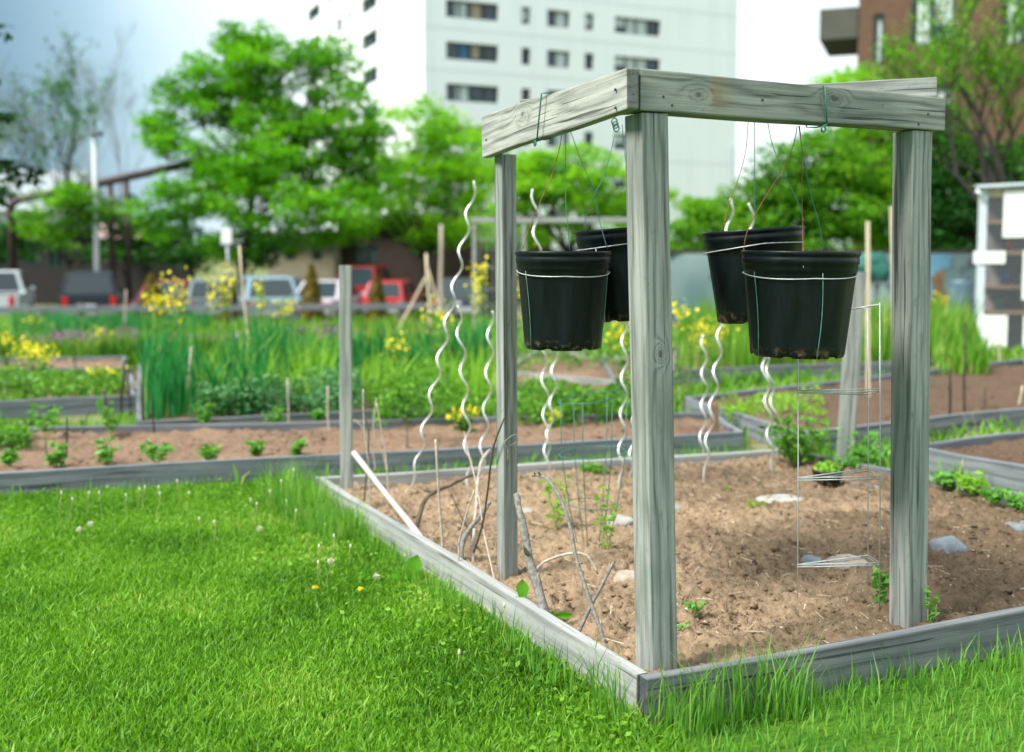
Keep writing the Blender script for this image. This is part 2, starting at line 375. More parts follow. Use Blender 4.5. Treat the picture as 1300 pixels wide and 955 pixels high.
# ---------------------------------------------------------------- foliage helpers
def unit(n):
    a = rng.normal(size=(n, 3)); return a / np.linalg.norm(a, axis=1, keepdims=True)
def leaf_cards(C, size, aspect=.5, flat=0.0, svar=.4):
    """diamond leaves folded a little along the midrib"""
    n = len(C); a = unit(n); a[:, 2] *= (1 - flat); a /= np.linalg.norm(a, axis=1, keepdims=True)
    b = np.cross(a, unit(n)); b[:, 2] *= (1 - flat); b /= np.linalg.norm(b, axis=1, keepdims=True) + 1e-9
    c = np.cross(a, b)
    s = (size * (1 + svar * rng.uniform(-1, 1, n)))[:, None]
    v = np.stack([C - a*s*.5, C + b*s*aspect*.5 + c*s*.10, C + a*s*.5, C - b*s*aspect*.5 + c*s*.10], 1).reshape(-1, 3)
    i = np.arange(n)[:, None] * 4
    return v, i + np.array([[0, 1, 2, 3]])
def blades(B, h, w, lean, curl=.5):
    """B base points; h,w arrays; lean = max horizontal tip offset as share of h"""
    n = len(B); th = rng.uniform(0, 2*np.pi, n); ln = (lean * rng.uniform(.15, 1, n) * h)[:, None]
    d = np.stack([np.cos(th), np.sin(th), np.zeros(n)], 1); th2 = th + rng.uniform(-1.2, 1.2, n) + np.pi/2
    sd = np.stack([np.cos(th2), np.sin(th2), np.zeros(n)], 1) * (w * .5)[:, None]
    up = np.array([0, 0, 1.0]); H = h[:, None]
    m = B + d*ln*.30 + up*H*.55; t = B + d*ln + up*H*(1 - curl*.25*rng.uniform(0, 1, n)[:, None])
    v = np.stack([B - sd, B + sd, m + sd*.8, m - sd*.8, t], 1).reshape(-1, 3)
    i = np.arange(n)[:, None] * 5
    return v, i + np.array([[0, 1, 2, 3]]), i + np.array([[3, 2, 4]])
class LF:
    """collects leaves and blades into one mesh"""
    def __init__(s): s.v = []; s.q = []; s.t = []; s.n = 0
    def leaves(s, C, size, aspect=.5, flat=0., svar=.4):
        C = np.asarray(C, float)
        if len(C) == 0: return s
        v, q = leaf_cards(C, size, aspect, flat, svar); s.v.append(v); s.q.append(q + s.n); s.n += len(v); return s
    def blades(s, B, h, w, lean=.5, curl=.5):
        B = np.asarray(B, float); n = len(B)
        h = np.broadcast_to(h, n).astype(float); w = np.broadcast_to(w, n).astype(float)
        v, q, t = blades(B, h, w, lean, curl); s.v.append(v); s.q.append(q + s.n); s.t.append(t + s.n); s.n += len(v); return s
    def mesh(s):
        fl = [np.concatenate(s.q)] if s.q else []
        if s.t: fl.append(np.concatenate(s.t))
        return mesh_np(np.concatenate(s.v), fl)
    def build(s, name, mat, parent=None): return link(name, s.mesh(), mat, parent)

def wob(p0, p1, n, amp):
    p0, p1 = Vector(p0), Vector(p1); L_ = (p1 - p0).length
    return [p0.lerp(p1, i/n) + (Vector((random.uniform(-1,1), random.uniform(-1,1), random.uniform(-.6,.6))) * amp * L_ * math.sin(math.pi*i/n) if 0 < i < n else Vector()) for i in range(n+1)]
def tree(name, label, base, d, lobes, mat, bark, n_clump=14, per=55, leaf=.2, clump=.55, flat=.45, trunk_r=.18, group=None, cat='tree', fork=None, spread=.8, gap=0):
    """lobes: (px, py, rx, ry[, depth offset]) in photo pixels at distance d: crown masses, each fed by its own limb"""
    s = d / F; b0 = G(base[0], base[1], LAWN) if base[1] is not None else None
    B = Vector((P(base[0], 300, d).x, d, gz(d) + LAWN))
    root = empty(name, B); tag(root, label, cat, group)
    tb = MB(); lf = LF()
    low = max(l[1] for l in lobes); cx = sum(l[0] for l in lobes)/len(lobes)
    fk = P(fork[0], fork[1], d) if fork else B.lerp(P(cx, low, d), .6)
    pts = wob(B - Vector((0, 0, .2)), fk, 5, .03); tb.tube(pts, [trunk_r*(1.25 - .1*i) for i in range(6)], 9)
    for l in lobes:
        px, py, rx, ry = l[:4]; dz = l[4] if len(l) > 4 else 0
        c = P(px, py, d + dz); Rx, Rz = rx*s, ry*s; Ry = Rx * spread
        limb = wob(fk, c, 5, .07); tb.tube(limb, [trunk_r*(.62 - .11*i) for i in range(6)], 6)
        nc = max(4, int(n_clump * (rx*ry)/(60*50)))
        for k in range(nc):
            u = unit(1)[0]; rr = random.uniform(.25, 1) ** .55
            q = c + Vector((u[0]*Rx*rr, u[1]*Ry*rr, u[2]*Rz*rr))
            st = limb[random.choice((3, 4, 5))]
            br = wob(st, q, 4, .08); tb.tube(br, [trunk_r*(.22 - .045*i) for i in range(5)], 4, cap=False)
            cs = clump * random.uniform(.7, 1.35); n = int(per * cs/clump)
            uu = unit(n) * (rng.uniform(0, 1, n) ** .5)[:, None] * np.array([cs*1.25, cs*1.25, cs*(1-flat)])
            lf.leaves(np.array(q) + uu, leaf, .55, .3)
    tb.build('trunk', bark, root, smooth=True)
    lf.build('crown', mat, root)
    return root
def branchy(name, label, base, height_px, d, mat, r0=.12, depth=5, leafm=None, leafn=0, leaf=.15, group=None, lean=(0, 0), angle=.45, cat='tree', seed=1, first=.35):
    """open, twiggy tree grown recursively"""
    rs = random.Random(seed); B = Vector((P(base, 300, d).x, d, gz(d) + LAWN)); H = height_px*d/F
    root = empty(name, B); tag(root, label, cat, group); tb = MB(); tips = []
    def grow(p, dr, ln, r, k):
        n = 4; pts = [p]; q = p; dd = dr.copy()
        for i in range(n):
            dd = (dd + Vector((rs.uniform(-1,1), rs.uniform(-1,1), rs.uniform(-.3,.7)))*.10).normalized(); q = q + dd*ln/n; pts.append(q)
            if k <= 3: tips.append(q)
        tb.tube(pts, [max(.008, r*(1-.12*i)) for i in range(n+1)], 5 if k > 2 else 3, cap=False)
        if k == 0: return
        for j in range(rs.choice((2, 3, 3)) if k < depth else 4):
            a = rs.uniform(0, 6.283); ax = dd.orthogonal().normalized(); ax.rotate(Matrix.Rotation(a, 3, dd))
            nd = (dd + ax*math.tan(angle*rs.uniform(.6, 1.3))).normalized()
            st = pts[rs.choice((2, 3, 4))] if j else pts[-1]
            grow(st, nd, ln*rs.uniform(.62, .82), r*.56, k-1)
    grow(B, Vector((lean[0], lean[1], 1)).normalized(), H*first, r0, depth)
    tb.build('trunk', mat, root, smooth=True)
    if leafm:
        T = np.array([tuple(t) for t in tips]); idx = rng.integers(0, len(T), leafn)
        LF().leaves(T[idx] + rng.normal(size=(leafn, 3))*leaf*.9, leaf, .55).build('crown', leafm, root)
    return root

# ---------------------------------------------------------------- ground, lawn, car park
def terrain():
    xs = [-400, -120, -60, -30, -15, -8, -4, 0, 4, 8, 15, 30, 60, 120, 400]; ys = [-60, -5, 0, 5, 10, 14, 18, 22, 26, 30, 34, 60, 120, 300, 900]
    vs = [(x, y, gz(y) + LAWN) for y in ys for x in xs]; n = len(xs)
    fs = [(j*n+i, j*n+i+1, (j+1)*n+i+1, (j+1)*n+i) for j in range(len(ys)-1) for i in range(n-1)]
    o = MB().add(vs, fs).build('ground', M['ground']); tag(o, kind='structure')
terrain()
o = MB().add([(-60, 34.5, gz(40)+LAWN+.004), (12, 34.5, gz(40)+LAWN+.004), (12, 46, gz(40)+LAWN+.004), (-60, 46, gz(40)+LAWN+.004)], [(0,1,2,3)]).build('parking_lot', M['asphalt']); tag(o, kind='structure')

# ---------------------------------------------------------------- raised beds
def timber(name, p0, p1, th, h, mat, parent, h1=None, bevel=.004, up=0.0, cuts=0, warp=0.0):
    """a board from p0 to p1 (centre of the bottom edge), object x along its grain"""
    p0, p1 = Vector(p0), Vector(p1); ln = (p1 - p0).length; h1 = h if h1 is None else h1
    n = max(1, cuts + 1); mb = MB(); vs = []; fs = []
    for i in range(n+1):
        t = i/n; hh = h + (h1-h)*t; x = t*ln
        dy = warp*math.sin(t*7.1+ln*3)*.5; dz = warp*math.sin(t*9.3+ln)*.35
        for (y, z) in ((-th/2, 0), (th/2, 0), (th/2, hh), (-th/2, hh)): vs.append((x, y+dy, z+dz))
    for i in range(n):
        for k in range(4): fs.append((i*4+k, i*4+(k+1)%4, (i+1)*4+(k+1)%4, (i+1)*4+k))
    fs += [(3, 2, 1, 0), (n*4, n*4+1, n*4+2, n*4+3)]
    mb.add(vs, fs); me = mb.bevelled(bevel, 2, 40) if bevel else mb.mesh()
    o = bpy.data.objects.new(name, me); COL.objects.link(o); me.materials.append(mat)
    X = (p1 - p0).normalized(); Z = Vector((0, 0, 1)); Z = (Z - X*Z.dot(X)).normalized() if abs(X.z) < .95 else Vector((0, -1, 0)); Z = (Z - X*Z.dot(X)).normalized(); Y = Z.cross(X)
    o.parent = parent; base = Vector((0, 0, 0)); q = parent
    while q is not None: base += q.location; q = q.parent
    rot = Matrix((X, Y, Z)).transposed()
    o.rotation_euler = rot.to_euler(); o.location = p0 - base
    return o
def in_quad(p, q, m=0.0):
    sgn = []
    for i in range(4):
        a, b = q[i], q[(i+1) % 4]; e_ = (b-a).normalized(); sgn.append(e_.x*(p.y-a.y) - e_.y*(p.x-a.x))
    return all(s > m for s in sgn) or all(s < -m for s in sgn)
def quad_pts(q, n, m=.06):
    """random points inside quad (Vectors), kept m from the edge"""
    out_ = []; xs = [p.x for p in q]; ys = [p.y for p in q]; k = 0
    while len(out_) < n and k < n*30:
        k += 1; p = Vector((random.uniform(min(xs), max(xs)), random.uniform(min(ys), max(ys)), 0))
        if in_quad(p, q, m): p.z = gz(p.y); out_.append(p)
    return out_
def soil_h(x, y, amp):
    v = Vector((x, y, 0))
    return amp*(noise.noise(v*1.7)*.9 + noise.noise(v*6.3)*.5 + noise.noise(v*13)*.55 - abs(noise.noise(v*21 + Vector((3, 1, 0))))*.9 - abs(noise.noise(v*43))*.75 + noise.noise(v*90)*.45 + .3)
_b = bmesh.new(); bmesh.ops.create_icosphere(_b, subdivisions=1, radius=1); ICO = [v.co.copy() for v in _b.verts]; ICOF = [tuple(v.index for v in f.verts) for f in _b.faces]; _b.free()
def bed(name, label, q, mat, soil, res=.12, amp=.02, h=.15, th=.04, sides=(0, 1, 2, 3), group='raised garden beds', mats=None, soil_z=-.045, clods=0):
    q = [Vector((p.x, p.y, 0)) for p in q]
    c = sum(q, Vector())/4; root = empty(name, (c.x, c.y, gz(c.y) + LAWN)); tag(root, label, 'raised bed', group)
    for i in sides:
        a, b = q[i], q[(i+1) % 4]
        e_ = (b-a).normalized(); nrm = Vector((-e_.y, e_.x, 0))
        if (c-a).dot(nrm) < 0: nrm = -nrm
        sh = nrm*th/2; tr = e_*(th+.002) if i % 2 else Vector()
        pa, pb = a + sh + tr, b + sh - tr
        za, zb = gz(a.y)-h-.06, gz(b.y)-h-.06
        timber('board', (pa.x, pa.y, za), (pb.x, pb.y, zb), th, h+.06, (mats or {}).get(i, mat), root, bevel=.005, cuts=6, warp=.012)
    nu = max(2, int((q[1]-q[0]).length/res)); nv = max(2, int((q[3]-q[0]).length/res))
    m = th*1.0; vs = []
    qi = [p + (c-p).normalized()*m*1.2 for p in q]
    for j in range(nv+1):
        for i in range(nu+1):
            u, v = i/nu, j/nv
            p = qi[0]*(1-u)*(1-v) + qi[1]*u*(1-v) + qi[2]*u*v + qi[3]*(1-u)*v
            vs.append((p.x, p.y, gz(p.y)+soil_z+soil_h(p.x, p.y, amp)))
    fs = [(j*(nu+1)+i, j*(nu+1)+i+1, (j+1)*(nu+1)+i+1, (j+1)*(nu+1)+i) for j in range(nv) for i in range(nu)]
    mb = MB().add(vs, fs)
    if clods:
        for p in quad_pts(qi, clods, .03):
            r = .003 + .013*random.random()**2.5
            z = soil_z + soil_h(p.x, p.y, amp)
            cc = Vector((p.x, p.y, z + r*.15)); sx_, sy_, sz_ = random.uniform(.6, 1.5), random.uniform(.6, 1.5), random.uniform(.45, .9); mb.add([cc + Vector((v.x*sx_, v.y*sy_, v.z*sz_))*r*random.uniform(.5, 1.35) for v in ICO], ICOF) 
    mb.build('soil', soil, root, smooth=True)
    return root, qi

A = G(820, 862); B_ = G(400, 605); C_ = G(1000, 569)
D_ = Vector((3.38, 4.40, 0))
main_bed, MQ = bed('raised_bed', 'front raised bed of tan crumbly soil under the bucket frame, with pale grey boards', [A, D_, C_, B_], M['board'], M['soil'], res=.0125, amp=.044, mats={3: M['board_pale'], 2: M['board_pale']}, clods=3600)
_sp = quad_pts(MQ, 500, .05); mb = MB()
for p in _sp:
    a = random.uniform(0, 3.14); l_ = random.uniform(.008, .04); z = -.045 + soil_h(p.x, p.y, .042) + .006; dv = Vector((math.cos(a)*l_, math.sin(a)*l_, random.uniform(-.004, .008)))
    q = Vector((p.x, p.y, z)); mb.tube([q-dv, q+dv], random.uniform(.0008, .0018), 4)
o = mb.build('straw', M['stake'], main_bed); tag(o, kind='stuff')
def qd(*pts): return [G(x, y) for x, y in pts]
b2a, b2b = G(-120, 607), G(945, 549.5)
b2c, b2d = G(905, 513), G(-120, 546)
bed2, Q2 = bed('raised_bed', 'long low bed across the left behind the lawn, planted with a row of seedlings', [b2a, b2b, G(905, 523), b2d], M['oldboard'], M['soil2'], res=.05, amp=.04, clods=700, mats={2: M['board']})
bed3, Q3 = bed('raised_bed', 'bed behind the right post with a brown stick-studded soil and grassy edge', qd((1012, 549), (1420, 506), (1300, 455), (868, 505)), M['oldboard'], M['soil2'], res=.06, amp=.04, clods=300)
bed4, Q4 = bed('raised_bed', 'small bed cut by the right edge, between two longer dark boards', qd((1150, 565), (1420, 614), (1560, 560), (1400, 535)), M['oldboard'], M['soil2'], res=.06, amp=.04, clods=200)
bed5, Q5 = bed('raised_bed', 'bed on the left with dark front board, low greens and yellow blooms', qd((-90, 513), (172, 502), (168, 475), (-90, 480)), M['oldboard'], M['soil2'], amp=.03)
bed6, Q6 = bed('raised_bed', 'leek bed in the middle distance behind the seedling row', qd((172, 535), (800, 508), (760, 446), (175, 462)), M['board'], M['soil2'], amp=.03)
bed7, Q7 = bed('raised_bed', 'bare brown bed at the left with a grey rear board', qd((-90, 470), (160, 466), (160, 452), (-90, 455)), M['oldboard'], M['soil2'], amp=.03)
bed8, Q8 = bed('raised_bed', 'far left bed with purple flowers along its front board', qd((-90, 440), (300, 432), (300, 424), (-90, 429)), M['oldboard'], M['soil2'], amp=.03)
bed9, Q9 = bed('raised_bed', 'far left bed carrying a thick block of dark green onions', qd((10, 424), (270, 420), (270, 408), (10, 411)), M['oldboard'], M['soil2'], amp=.03)
bed10, Q10 = bed('raised_bed', 'far bed of pale weeds in front of the parked cars', qd((300, 432), (560, 424), (570, 408), (300, 411)), M['board_pale'], M['soil2'], amp=.03)
bed11, Q11 = bed('raised_bed', 'pale-boarded bed seen under the left hanging bucket', qd((640, 470), (830, 488), (850, 456), (680, 444)), M['board_pale'], M['soil2'], amp=.03)
bed12, Q12 = bed('raised_bed', 'bed of tall bright grass behind the buckets on the right', qd((850, 470), (1250, 455), (1240, 425), (860, 432)), M['oldboard'], M['soil2'], amp=.03)

# ---------------------------------------------------------------- lawn and other grasses
def scatter(n, x0, x1, y0, y1, keep):
    out_ = []
    while len(out_) < n:
        x = rng.uniform(x0, x1, n); y = rng.uniform(y0, y1, n)
        for a, b in zip(x, y):
            p = Vector((a, b, 0))
            if keep(p): out_.append((a, b))
            if len(out_) >= n: break
    return np.array(out_)
AB = (B_ - A); ABn = Vector((-AB.y, AB.x, 0)).normalized()      # points to the lawn side
if ABn.x > 0: ABn = -ABn
def lawn_side(p): return (p - A).dot(ABn)
b2e = (b2b - b2a).normalized(); b2n = Vector((-b2e.y, b2e.x, 0))
def lawn_keep(p):
    return lawn_side(p) > .004 and (p - b2a).dot(b2n) < -.004
def seen(p, m=40):
    """roughly inside the frame, with a margin"""
    if p.y < 1: return False
    px = CX + p.x/p.y*F
    return -m < px < 1300+m
pts = scatter(150000, -4.2, .7, 2.0, 6.8, lambda p: seen(p, 260) and lawn_keep(p) and random.random() < 1.15 - .12*p.y)
nz = np.array([noise.noise(Vector((a*1.6, b*1.6, 3))) for a, b in pts])
dA = np.array([lawn_side(Vector((a, b, 0))) for a, b in pts]); d2 = np.array([-(Vector((a, b, 0)) - b2a).dot(b2n) for a, b in pts])
edge = np.maximum(np.exp(-dA/.16), np.exp(-d2/.35)*.45)
h = (.022 + .014*rng.uniform(0, 1, len(pts)) + .012*nz) * (1 + 1.5*edge*rng.uniform(.2, 1, len(pts)))
Bp = np.column_stack([pts, np.full(len(pts), LAWN)])
lf = LF(); lf.blades(Bp, np.maximum(h, .012), .0042 + .0015*pts[:, 1]/4, .9)
kk = rng.choice(len(pts), 9000); lf.blades(Bp[kk], rng.uniform(.02, .05, 9000), .009, 1.4)
kk = rng.choice(len(pts), 5000, p=edge/edge.sum()); cc = Bp[kk] + rng.uniform(0, .05, 5000)[:, None]*np.array([0, 0, 1]); lf.leaves(cc, .022, .6, .5)
g = lf.build('lawn_grass', M['grass']); tag(g, 'short bright green mown lawn grass in the lower left', 'grass', kind='stuff')
# far corner in front of the near board
pts = scatter(14000, .3, 3.4, 2.2, 4.3, lambda p: (p - A).dot(Vector((-(D_-A).y, (D_-A).x, 0)).normalized()) < -.005)
Bp = np.column_stack([pts, np.full(len(pts), LAWN)])
lf = LF(); lf.blades(Bp, .03 + .05*rng.uniform(0, 1, len(pts))**2, .005, .7)
# tall tufts hugging the boards and the near post
def tufts(line, n, spread, h0, h1, off):
    C = []
    for _ in range(n):
        t = random.random(); p = line[0].lerp(line[1], t) + off*random.uniform(.01, spread)
        C.append((p.x, p.y, LAWN))
    C = np.array(C); lf.blades(C, rng.uniform(h0, h1, n), .0055, .55)
nD = Vector(((D_-A).y, -(D_-A).x, 0)).normalized()
tufts((A, A.lerp(D_, .16)), 260, .12, .08, .27, nD)
tufts((A.lerp(D_, .12), D_), 420, .14, .05, .15, nD)
tufts((A, A.lerp(B_, .10)), 70, .10, .08, .24, ABn)
tufts((A.lerp(B_, .10), B_), 900, .12, .05, .15, ABn)
tufts((A.lerp(B_, .72), B_), 900, .25, .08, .22, ABn)
tufts((A.lerp(B_, .86), B_.lerp(B_ + (B_-A), .05)), 260, .30, .14, .34, ABn)
tufts((b2a, b2b), 900, .30, .04, .12, -b2n)
tufts((b2b - (b2b-b2a)*.33, b2b), 500, .4, .05, .14, -b2n)
bc = C_ - B_
tufts((C_, D_), 500, .2, .05, .14, Vector((1, .5, 0)))
g = lf.build('tall_grass', M['grass_tall']); tag(g, 'long uncut grass hugging the bed boards', 'grass', kind='stuff')
# grass inside the bed by the near post: a few loose tufts
# paths and the garden beyond
def path_keep(p):
    if p.y < 6.3: return False
    if not seen(p, 60): return False
    for q in (MQ, Q2, Q3, Q4, Q5, Q6, Q7, Q8, Q9, Q10, Q11, Q12):
        if in_quad(p, q, -.1): return False
    return noise.noise(p*.45 + Vector((5, 5, 0))) > -.08
pts = scatter(60000, -17, 17, 6.3, 34, lambda p: path_keep(p))
hh = rng.uniform(.04, .15, len(pts)) * (1 + pts[:, 1]/40)
Bp = np.column_stack([pts, [gz(y) + LAWN for y in pts[:, 1]]])
g = LF().blades(Bp, hh, .012 + .0016*pts[:, 1], .8).build('garden_grass', M['grassy']); tag(g, 'rough bright grass on the paths between the garden beds', 'grass', kind='stuff')

# ---------------------------------------------------------------- the timber frame
Cp = Vector((.430, 3.27, 0)); Rp = Vector((1.34, 3.73, 0)); Lp = Vector((-.024, 4.25, 0))
Cpt = Cp + Vector((-.036, -.002, 0)); ex = (Rp - Cpt).normalized(); el_ = (Lp - Cpt).normalized()
frame = empty('bucket_stand', (Cp.x, Cp.y, -.05)); tag(frame, 'three-post weathered timber frame with three top beams for hanging buckets', 'wooden frame')
ZT = 1.632
mpost = M['post']
def post(pb, pt, w1, w2, ang, z0, z1, mat, parent, name='post'):
    """upright timber from pb (at ground) to pt (at the top); object x runs up"""
    a = Vector((pb.x, pb.y, 0)); b = Vector((pt.x, pt.y, z1)); a = a + (a-b)*(-z0/(z1)); 
    o = timber(name, a, b, w1, w2, mat, parent, bevel=.004, cuts=10, warp=.005)
    X = (b-a).normalized(); Z = Vector((math.cos(ang), math.sin(ang), 0)); Z = (Z - X*Z.dot(X)).normalized(); Y = Z.cross(X)
    o.rotation_euler = Matrix((X, Y, Z)).transposed().to_euler(); o.location -= Z*(w2/2)
angX = math.atan2(ex.y, ex.x)
M['postC'] = woodmat('weathered_post_near', (.09, .10, .092), (.355, .375, .35), (.13, .15, .13), knots=[(1.18, .05, .022)], ring=30, warp=.035, stain_amt=.5)
post(Cp + Vector((.010, 0, 0)), Cpt, .092, .092, angX, -.25, ZT-.002, M['postC'], frame)
post(Rp + Vector((.030, 0, 0)), Rp, .089, .089, angX, -.25, ZT-.002, mpost, frame)
post(Lp + Vector((.006, 0, 0)), Lp, .052, .066, angX+R(8), -.25, ZT-.032, mpost, frame)
# front right beam: C -> R
M['beamR'] = woodmat('front_beam_wood', (.08, .09, .08), (.36, .37, .335), (.11, .14, .13), knots=[(.20, .058, .036), (.72, .075, .045)], ring=26, warp=.045, stain_amt=.5, rust=[(.275, .07, .03, (.30, .18, .07))])
s0 = Cpt - ex*.058; s1 = Rp + ex*.087
nF = Vector((ex.y, -ex.x, 0))
off = nF*.012
timber('beam', (s0.x+off.x, s0.y+off.y, ZT), (s1.x+off.x, s1.y+off.y, ZT+.001), .085, .119, M['beamR'], frame, h1=.108, bevel=.005, cuts=8, warp=.004)
# left beam: C -> L, its near end butts past the end of the front beam
nL = Vector((el_.y, -el_.x, 0)); 
if nL.x > 0: nL = -nL
M['beamL'] = woodmat('left_beam_wood', (.11, .115, .105), (.48, .485, .45), (.20, .22, .20), knots=[(.78, .10, .035)], ring=24, warp=.06, stain_amt=.28)
l0 = Cpt - ex*.084 - el_*.066; l1 = Lp - ex*.045 + el_*.085
lo = -ex*.003
timber('beam', (l0.x+lo.x, l0.y+lo.y, ZT), (l1.x+lo.x, l1.y+lo.y, ZT-.038), .040, .115, M['beamL'], frame, h1=.158, bevel=.005, cuts=8, warp=.006)
# rear diagonal beam: R -> L
dg0 = Rp + ex*.105 - nF*.005; dg1 = Vector((.040, 4.16, 0))
timber('beam', (dg0.x, dg0.y, ZT+.112), (dg1.x, dg1.y, ZT+.092), .085, .068, mpost, frame, bevel=.004, cuts=6, warp=.004)
# nail heads
def nail_at(px, py, plane_p, plane_n):
    r = ray(px, py); o_ = Vector((0, 0, EYE)); t = (plane_p - o_).dot(plane_n)/r.dot(plane_n); return o_ + r*t
mb = MB()
for (x, y) in ((842, 123), (853, 134), (968, 127), (1178, 145), (1166, 158)):
    q = nail_at(x, y, s0 + off + nF*.0435 + Vector((0, 0, ZT)), nF); mb.tube([q - nF*.002, q + nF*.0015], .0042, 8)
nCL = -Vector((-el_.y, el_.x, 0)); nCL = nCL if nCL.x < 0 else -nCL
for (x, y) in ((781, 114), (781, 137), (617, 178)):
    q = nail_at(x, y, l0 + lo + nCL*.0205 + Vector((0, 0, ZT)), nCL); mb.tube([q - nCL*.002, q + nCL*.0015], .0042, 8)
mb.build('nail', M['nail'], frame)
# wire loops with an eye, tied round the beams
def beam_tie(c, ax, nrm, th, zb, zt, slant, eye_off, r=.0026):
    mb = MB(); e_ = ax*slant
    h_ = th/2 + .004
    ring = [c + nrm*h_ + Vector((0, 0, zb-.006)), c + nrm*h_ + e_*.5 + Vector((0, 0, (zb+zt)/2)), c + nrm*h_ + e_ + Vector((0, 0, zt+.001)), c + e_ + Vector((0, 0, zt+.005)), c - nrm*h_ + e_ + Vector((0, 0, zt+.001)), c - nrm*h_ + Vector((0, 0, zb-.004)), c + Vector((0, 0, zb-.009)), c + nrm*h_ + Vector((0, 0, zb-.006))]
    mb.tube(ring, r, 6)
    k = c + nrm*h_ + ax*eye_off + Vector((0, 0, zb-.020))
    mb.tube([k + ax*math.cos(a)*.0085 + Vector((0, 0, math.sin(a)*.0085)) for a in [i*math.pi/6 for i in range(14)]], r*1.15, 6)
    mb.tube([c + nrm*h_ + Vector((0, 0, zb-.004)), k + Vector((0, 0, .009))], r, 6)
    return mb.build('hook', M['wire_green'], frame, smooth=True)
def on_line(a, dr, px):
    k = (px - CX)/F; t = (k*a.y - a.x)/(dr.x - k*dr.y); return a + dr*t
c1 = on_line(l0, el_, 690); tt = (c1-l0).length/(l1-l0).length
beam_tie(c1, el_, nCL, .042, ZT-.038*tt, ZT+.115+.005*tt, -.035, .018)
c2 = on_line(s0 + off, ex, 1032)
beam_tie(c2, ex, nF, .087, ZT, ZT+.112, -.012, -.014)
c3 = Vector(P(780, 150, 4.03)); mb = MB()
for k in range(3): mb.tube([c3 + Vector((math.cos(a)*.010, 0, math.sin(a)*.012 - .012 - .012*k)) + Vector((.004*k, .003*k, 0)) for a in [i*math.pi/5 for i in range(11)]], .0025, 6)
mb.tube([c3, c3 + Vector((0, .03, .045))], .0025, 6)
mb.build('hook', M['wire_green'], frame, smooth=True)

# ---------------------------------------------------------------- hanging buckets
def pot_mesh(D, H):
    n = 96; r0 = D/2; rb = r0*.80
    prof = [(0, .012), (rb*.93, .012), (rb*.97, .0), (rb, .010), (rb*1.01, .035)]
    body_top = .80*H
    for i in range(1, 9):
        t = i/8; prof.append((rb*1.01 + (r0*.935-rb*1.01)*t, .035 + (body_top-.035)*t))
    prof += [(r0*.950, body_top+.002), (r0*.962, body_top+.010), (r0*.968, H*.875), (r0*.985, H*.885), (r0*.988, H*.93), (r0*.975, H*.94), (r0*.985, H*.955), (r0, H*.965), (r0*1.004, H*.985), (r0*.995, H), (r0*.965, H), (r0*.955, H*.985), (r0*.93, H*.87), (rb*.97, .03), (0, .03)]
    me = MB(); vs = []; fs = []
    for j, (r, z) in enumerate(prof):
        for k in range(n):
            a = 2*math.pi*k/n; rr = r
            if 4 <= j <= 12: rr += .0009*(1 if (k % 8) < 4 else -1)            # shallow moulded ribs
            if 2 <= j <= 3 and (k % 16) in (0, 1, 2): rr -= .003; 
            zz = z + (.005 if (2 <= j <= 3 and (k % 16) in (0, 1, 2)) else 0)  # notches of the drainage feet
            vs.append((rr*math.cos(a), rr*math.sin(a), zz))
    for i in range(len(prof)-1):
        for k in range(n):
            k2 = (k+1) % n; fs.append((i*n+k, i*n+k2, (i+1)*n+k2, (i+1)*n+k))
    me.add(vs, fs); return me
def bucket(label, px, ptop, d, D, H, tilt, wires, band, verts):
    """tilt: rise to the right in radians; wires: pixel paths; band: dz of the loop at left/right"""
    top = P(px, ptop, d); base = Vector((top.x, top.y, top.z - H))
    root = empty('hanging_bucket', base); tag(root, label, 'bucket', 'black plastic buckets hanging from the frame')
    Rt = Matrix.Rotation(-tilt, 3, 'Y')
    body = pot_mesh(D, H); body.v = [tuple(Rt @ (Vector(v) - Vector((0, 0, H))) + Vector((0, 0, H))) for v in body.v]
    o = body.build('body', M['pot'], root, smooth=True); o.location = (0, 0, 0)
    def W(v): return base + Rt @ (Vector(v) - Vector((0, 0, H))) + Vector((0, 0, H))
    # band wire round the body below the lip
    mb = MB(); ps = []
    for i in range(41):
        a = 2*math.pi*i/40; zz = H*.795 + band[0]*math.cos(a) + band[1]*math.sin(a)*.5 - .004*abs(math.sin(2*a)); rr = D/2*.94 + .0035
        ps.append(W((rr*math.cos(a), rr*math.sin(a), zz)))
    mb.tube(ps, .0017, 6); mb.build('band_wire', M['wire_steel'], root, smooth=True)
    for (a, mt) in verts:
        a = R(a); mb = MB(); ps = []
        for i in range(7):
            t = i/6; z = H*(.80 - .80*t); rr = (D/2*.938)*(1-t) + D/2*.80*t + .004; aa = a + .05*math.sin(t*3)
            ps.append(W((rr*math.cos(aa), rr*math.sin(aa), z)))
        mb.tube(ps, .0014, 5); mb.build('wire', M[mt], root, smooth=True)
    for (path, d0, mt) in wires:
        mb = MB(); n = len(path); ps = []
        for i, (x, y) in enumerate(path):
            t = i/(n-1); ps.append(P(x, y, d0 + (d - .02 + (d - d0)*0 - d0)*t if False else d0 + ((d - (.0 if y < ptop+12 else D/2*.99)) - d0)*t))
        # smooth the path a little
        q = []
        for i in range(n-1):
            for k in range(4):
                t = k/4; p0 = ps[max(i-1, 0)]; p1 = ps[i]; p2 = ps[i+1]; p3 = ps[min(i+2, n-1)]
                q.append(.5*((2*p1) + (p2-p0)*t + (2*p0-5*p1+4*p2-p3)*t*t + (3*p1-p0-3*p2+p3)*t**3))
        q.append(ps[-1]); mb.tube(q, .0014, 5); mb.build('wire', M[mt], root, smooth=True)
    return root
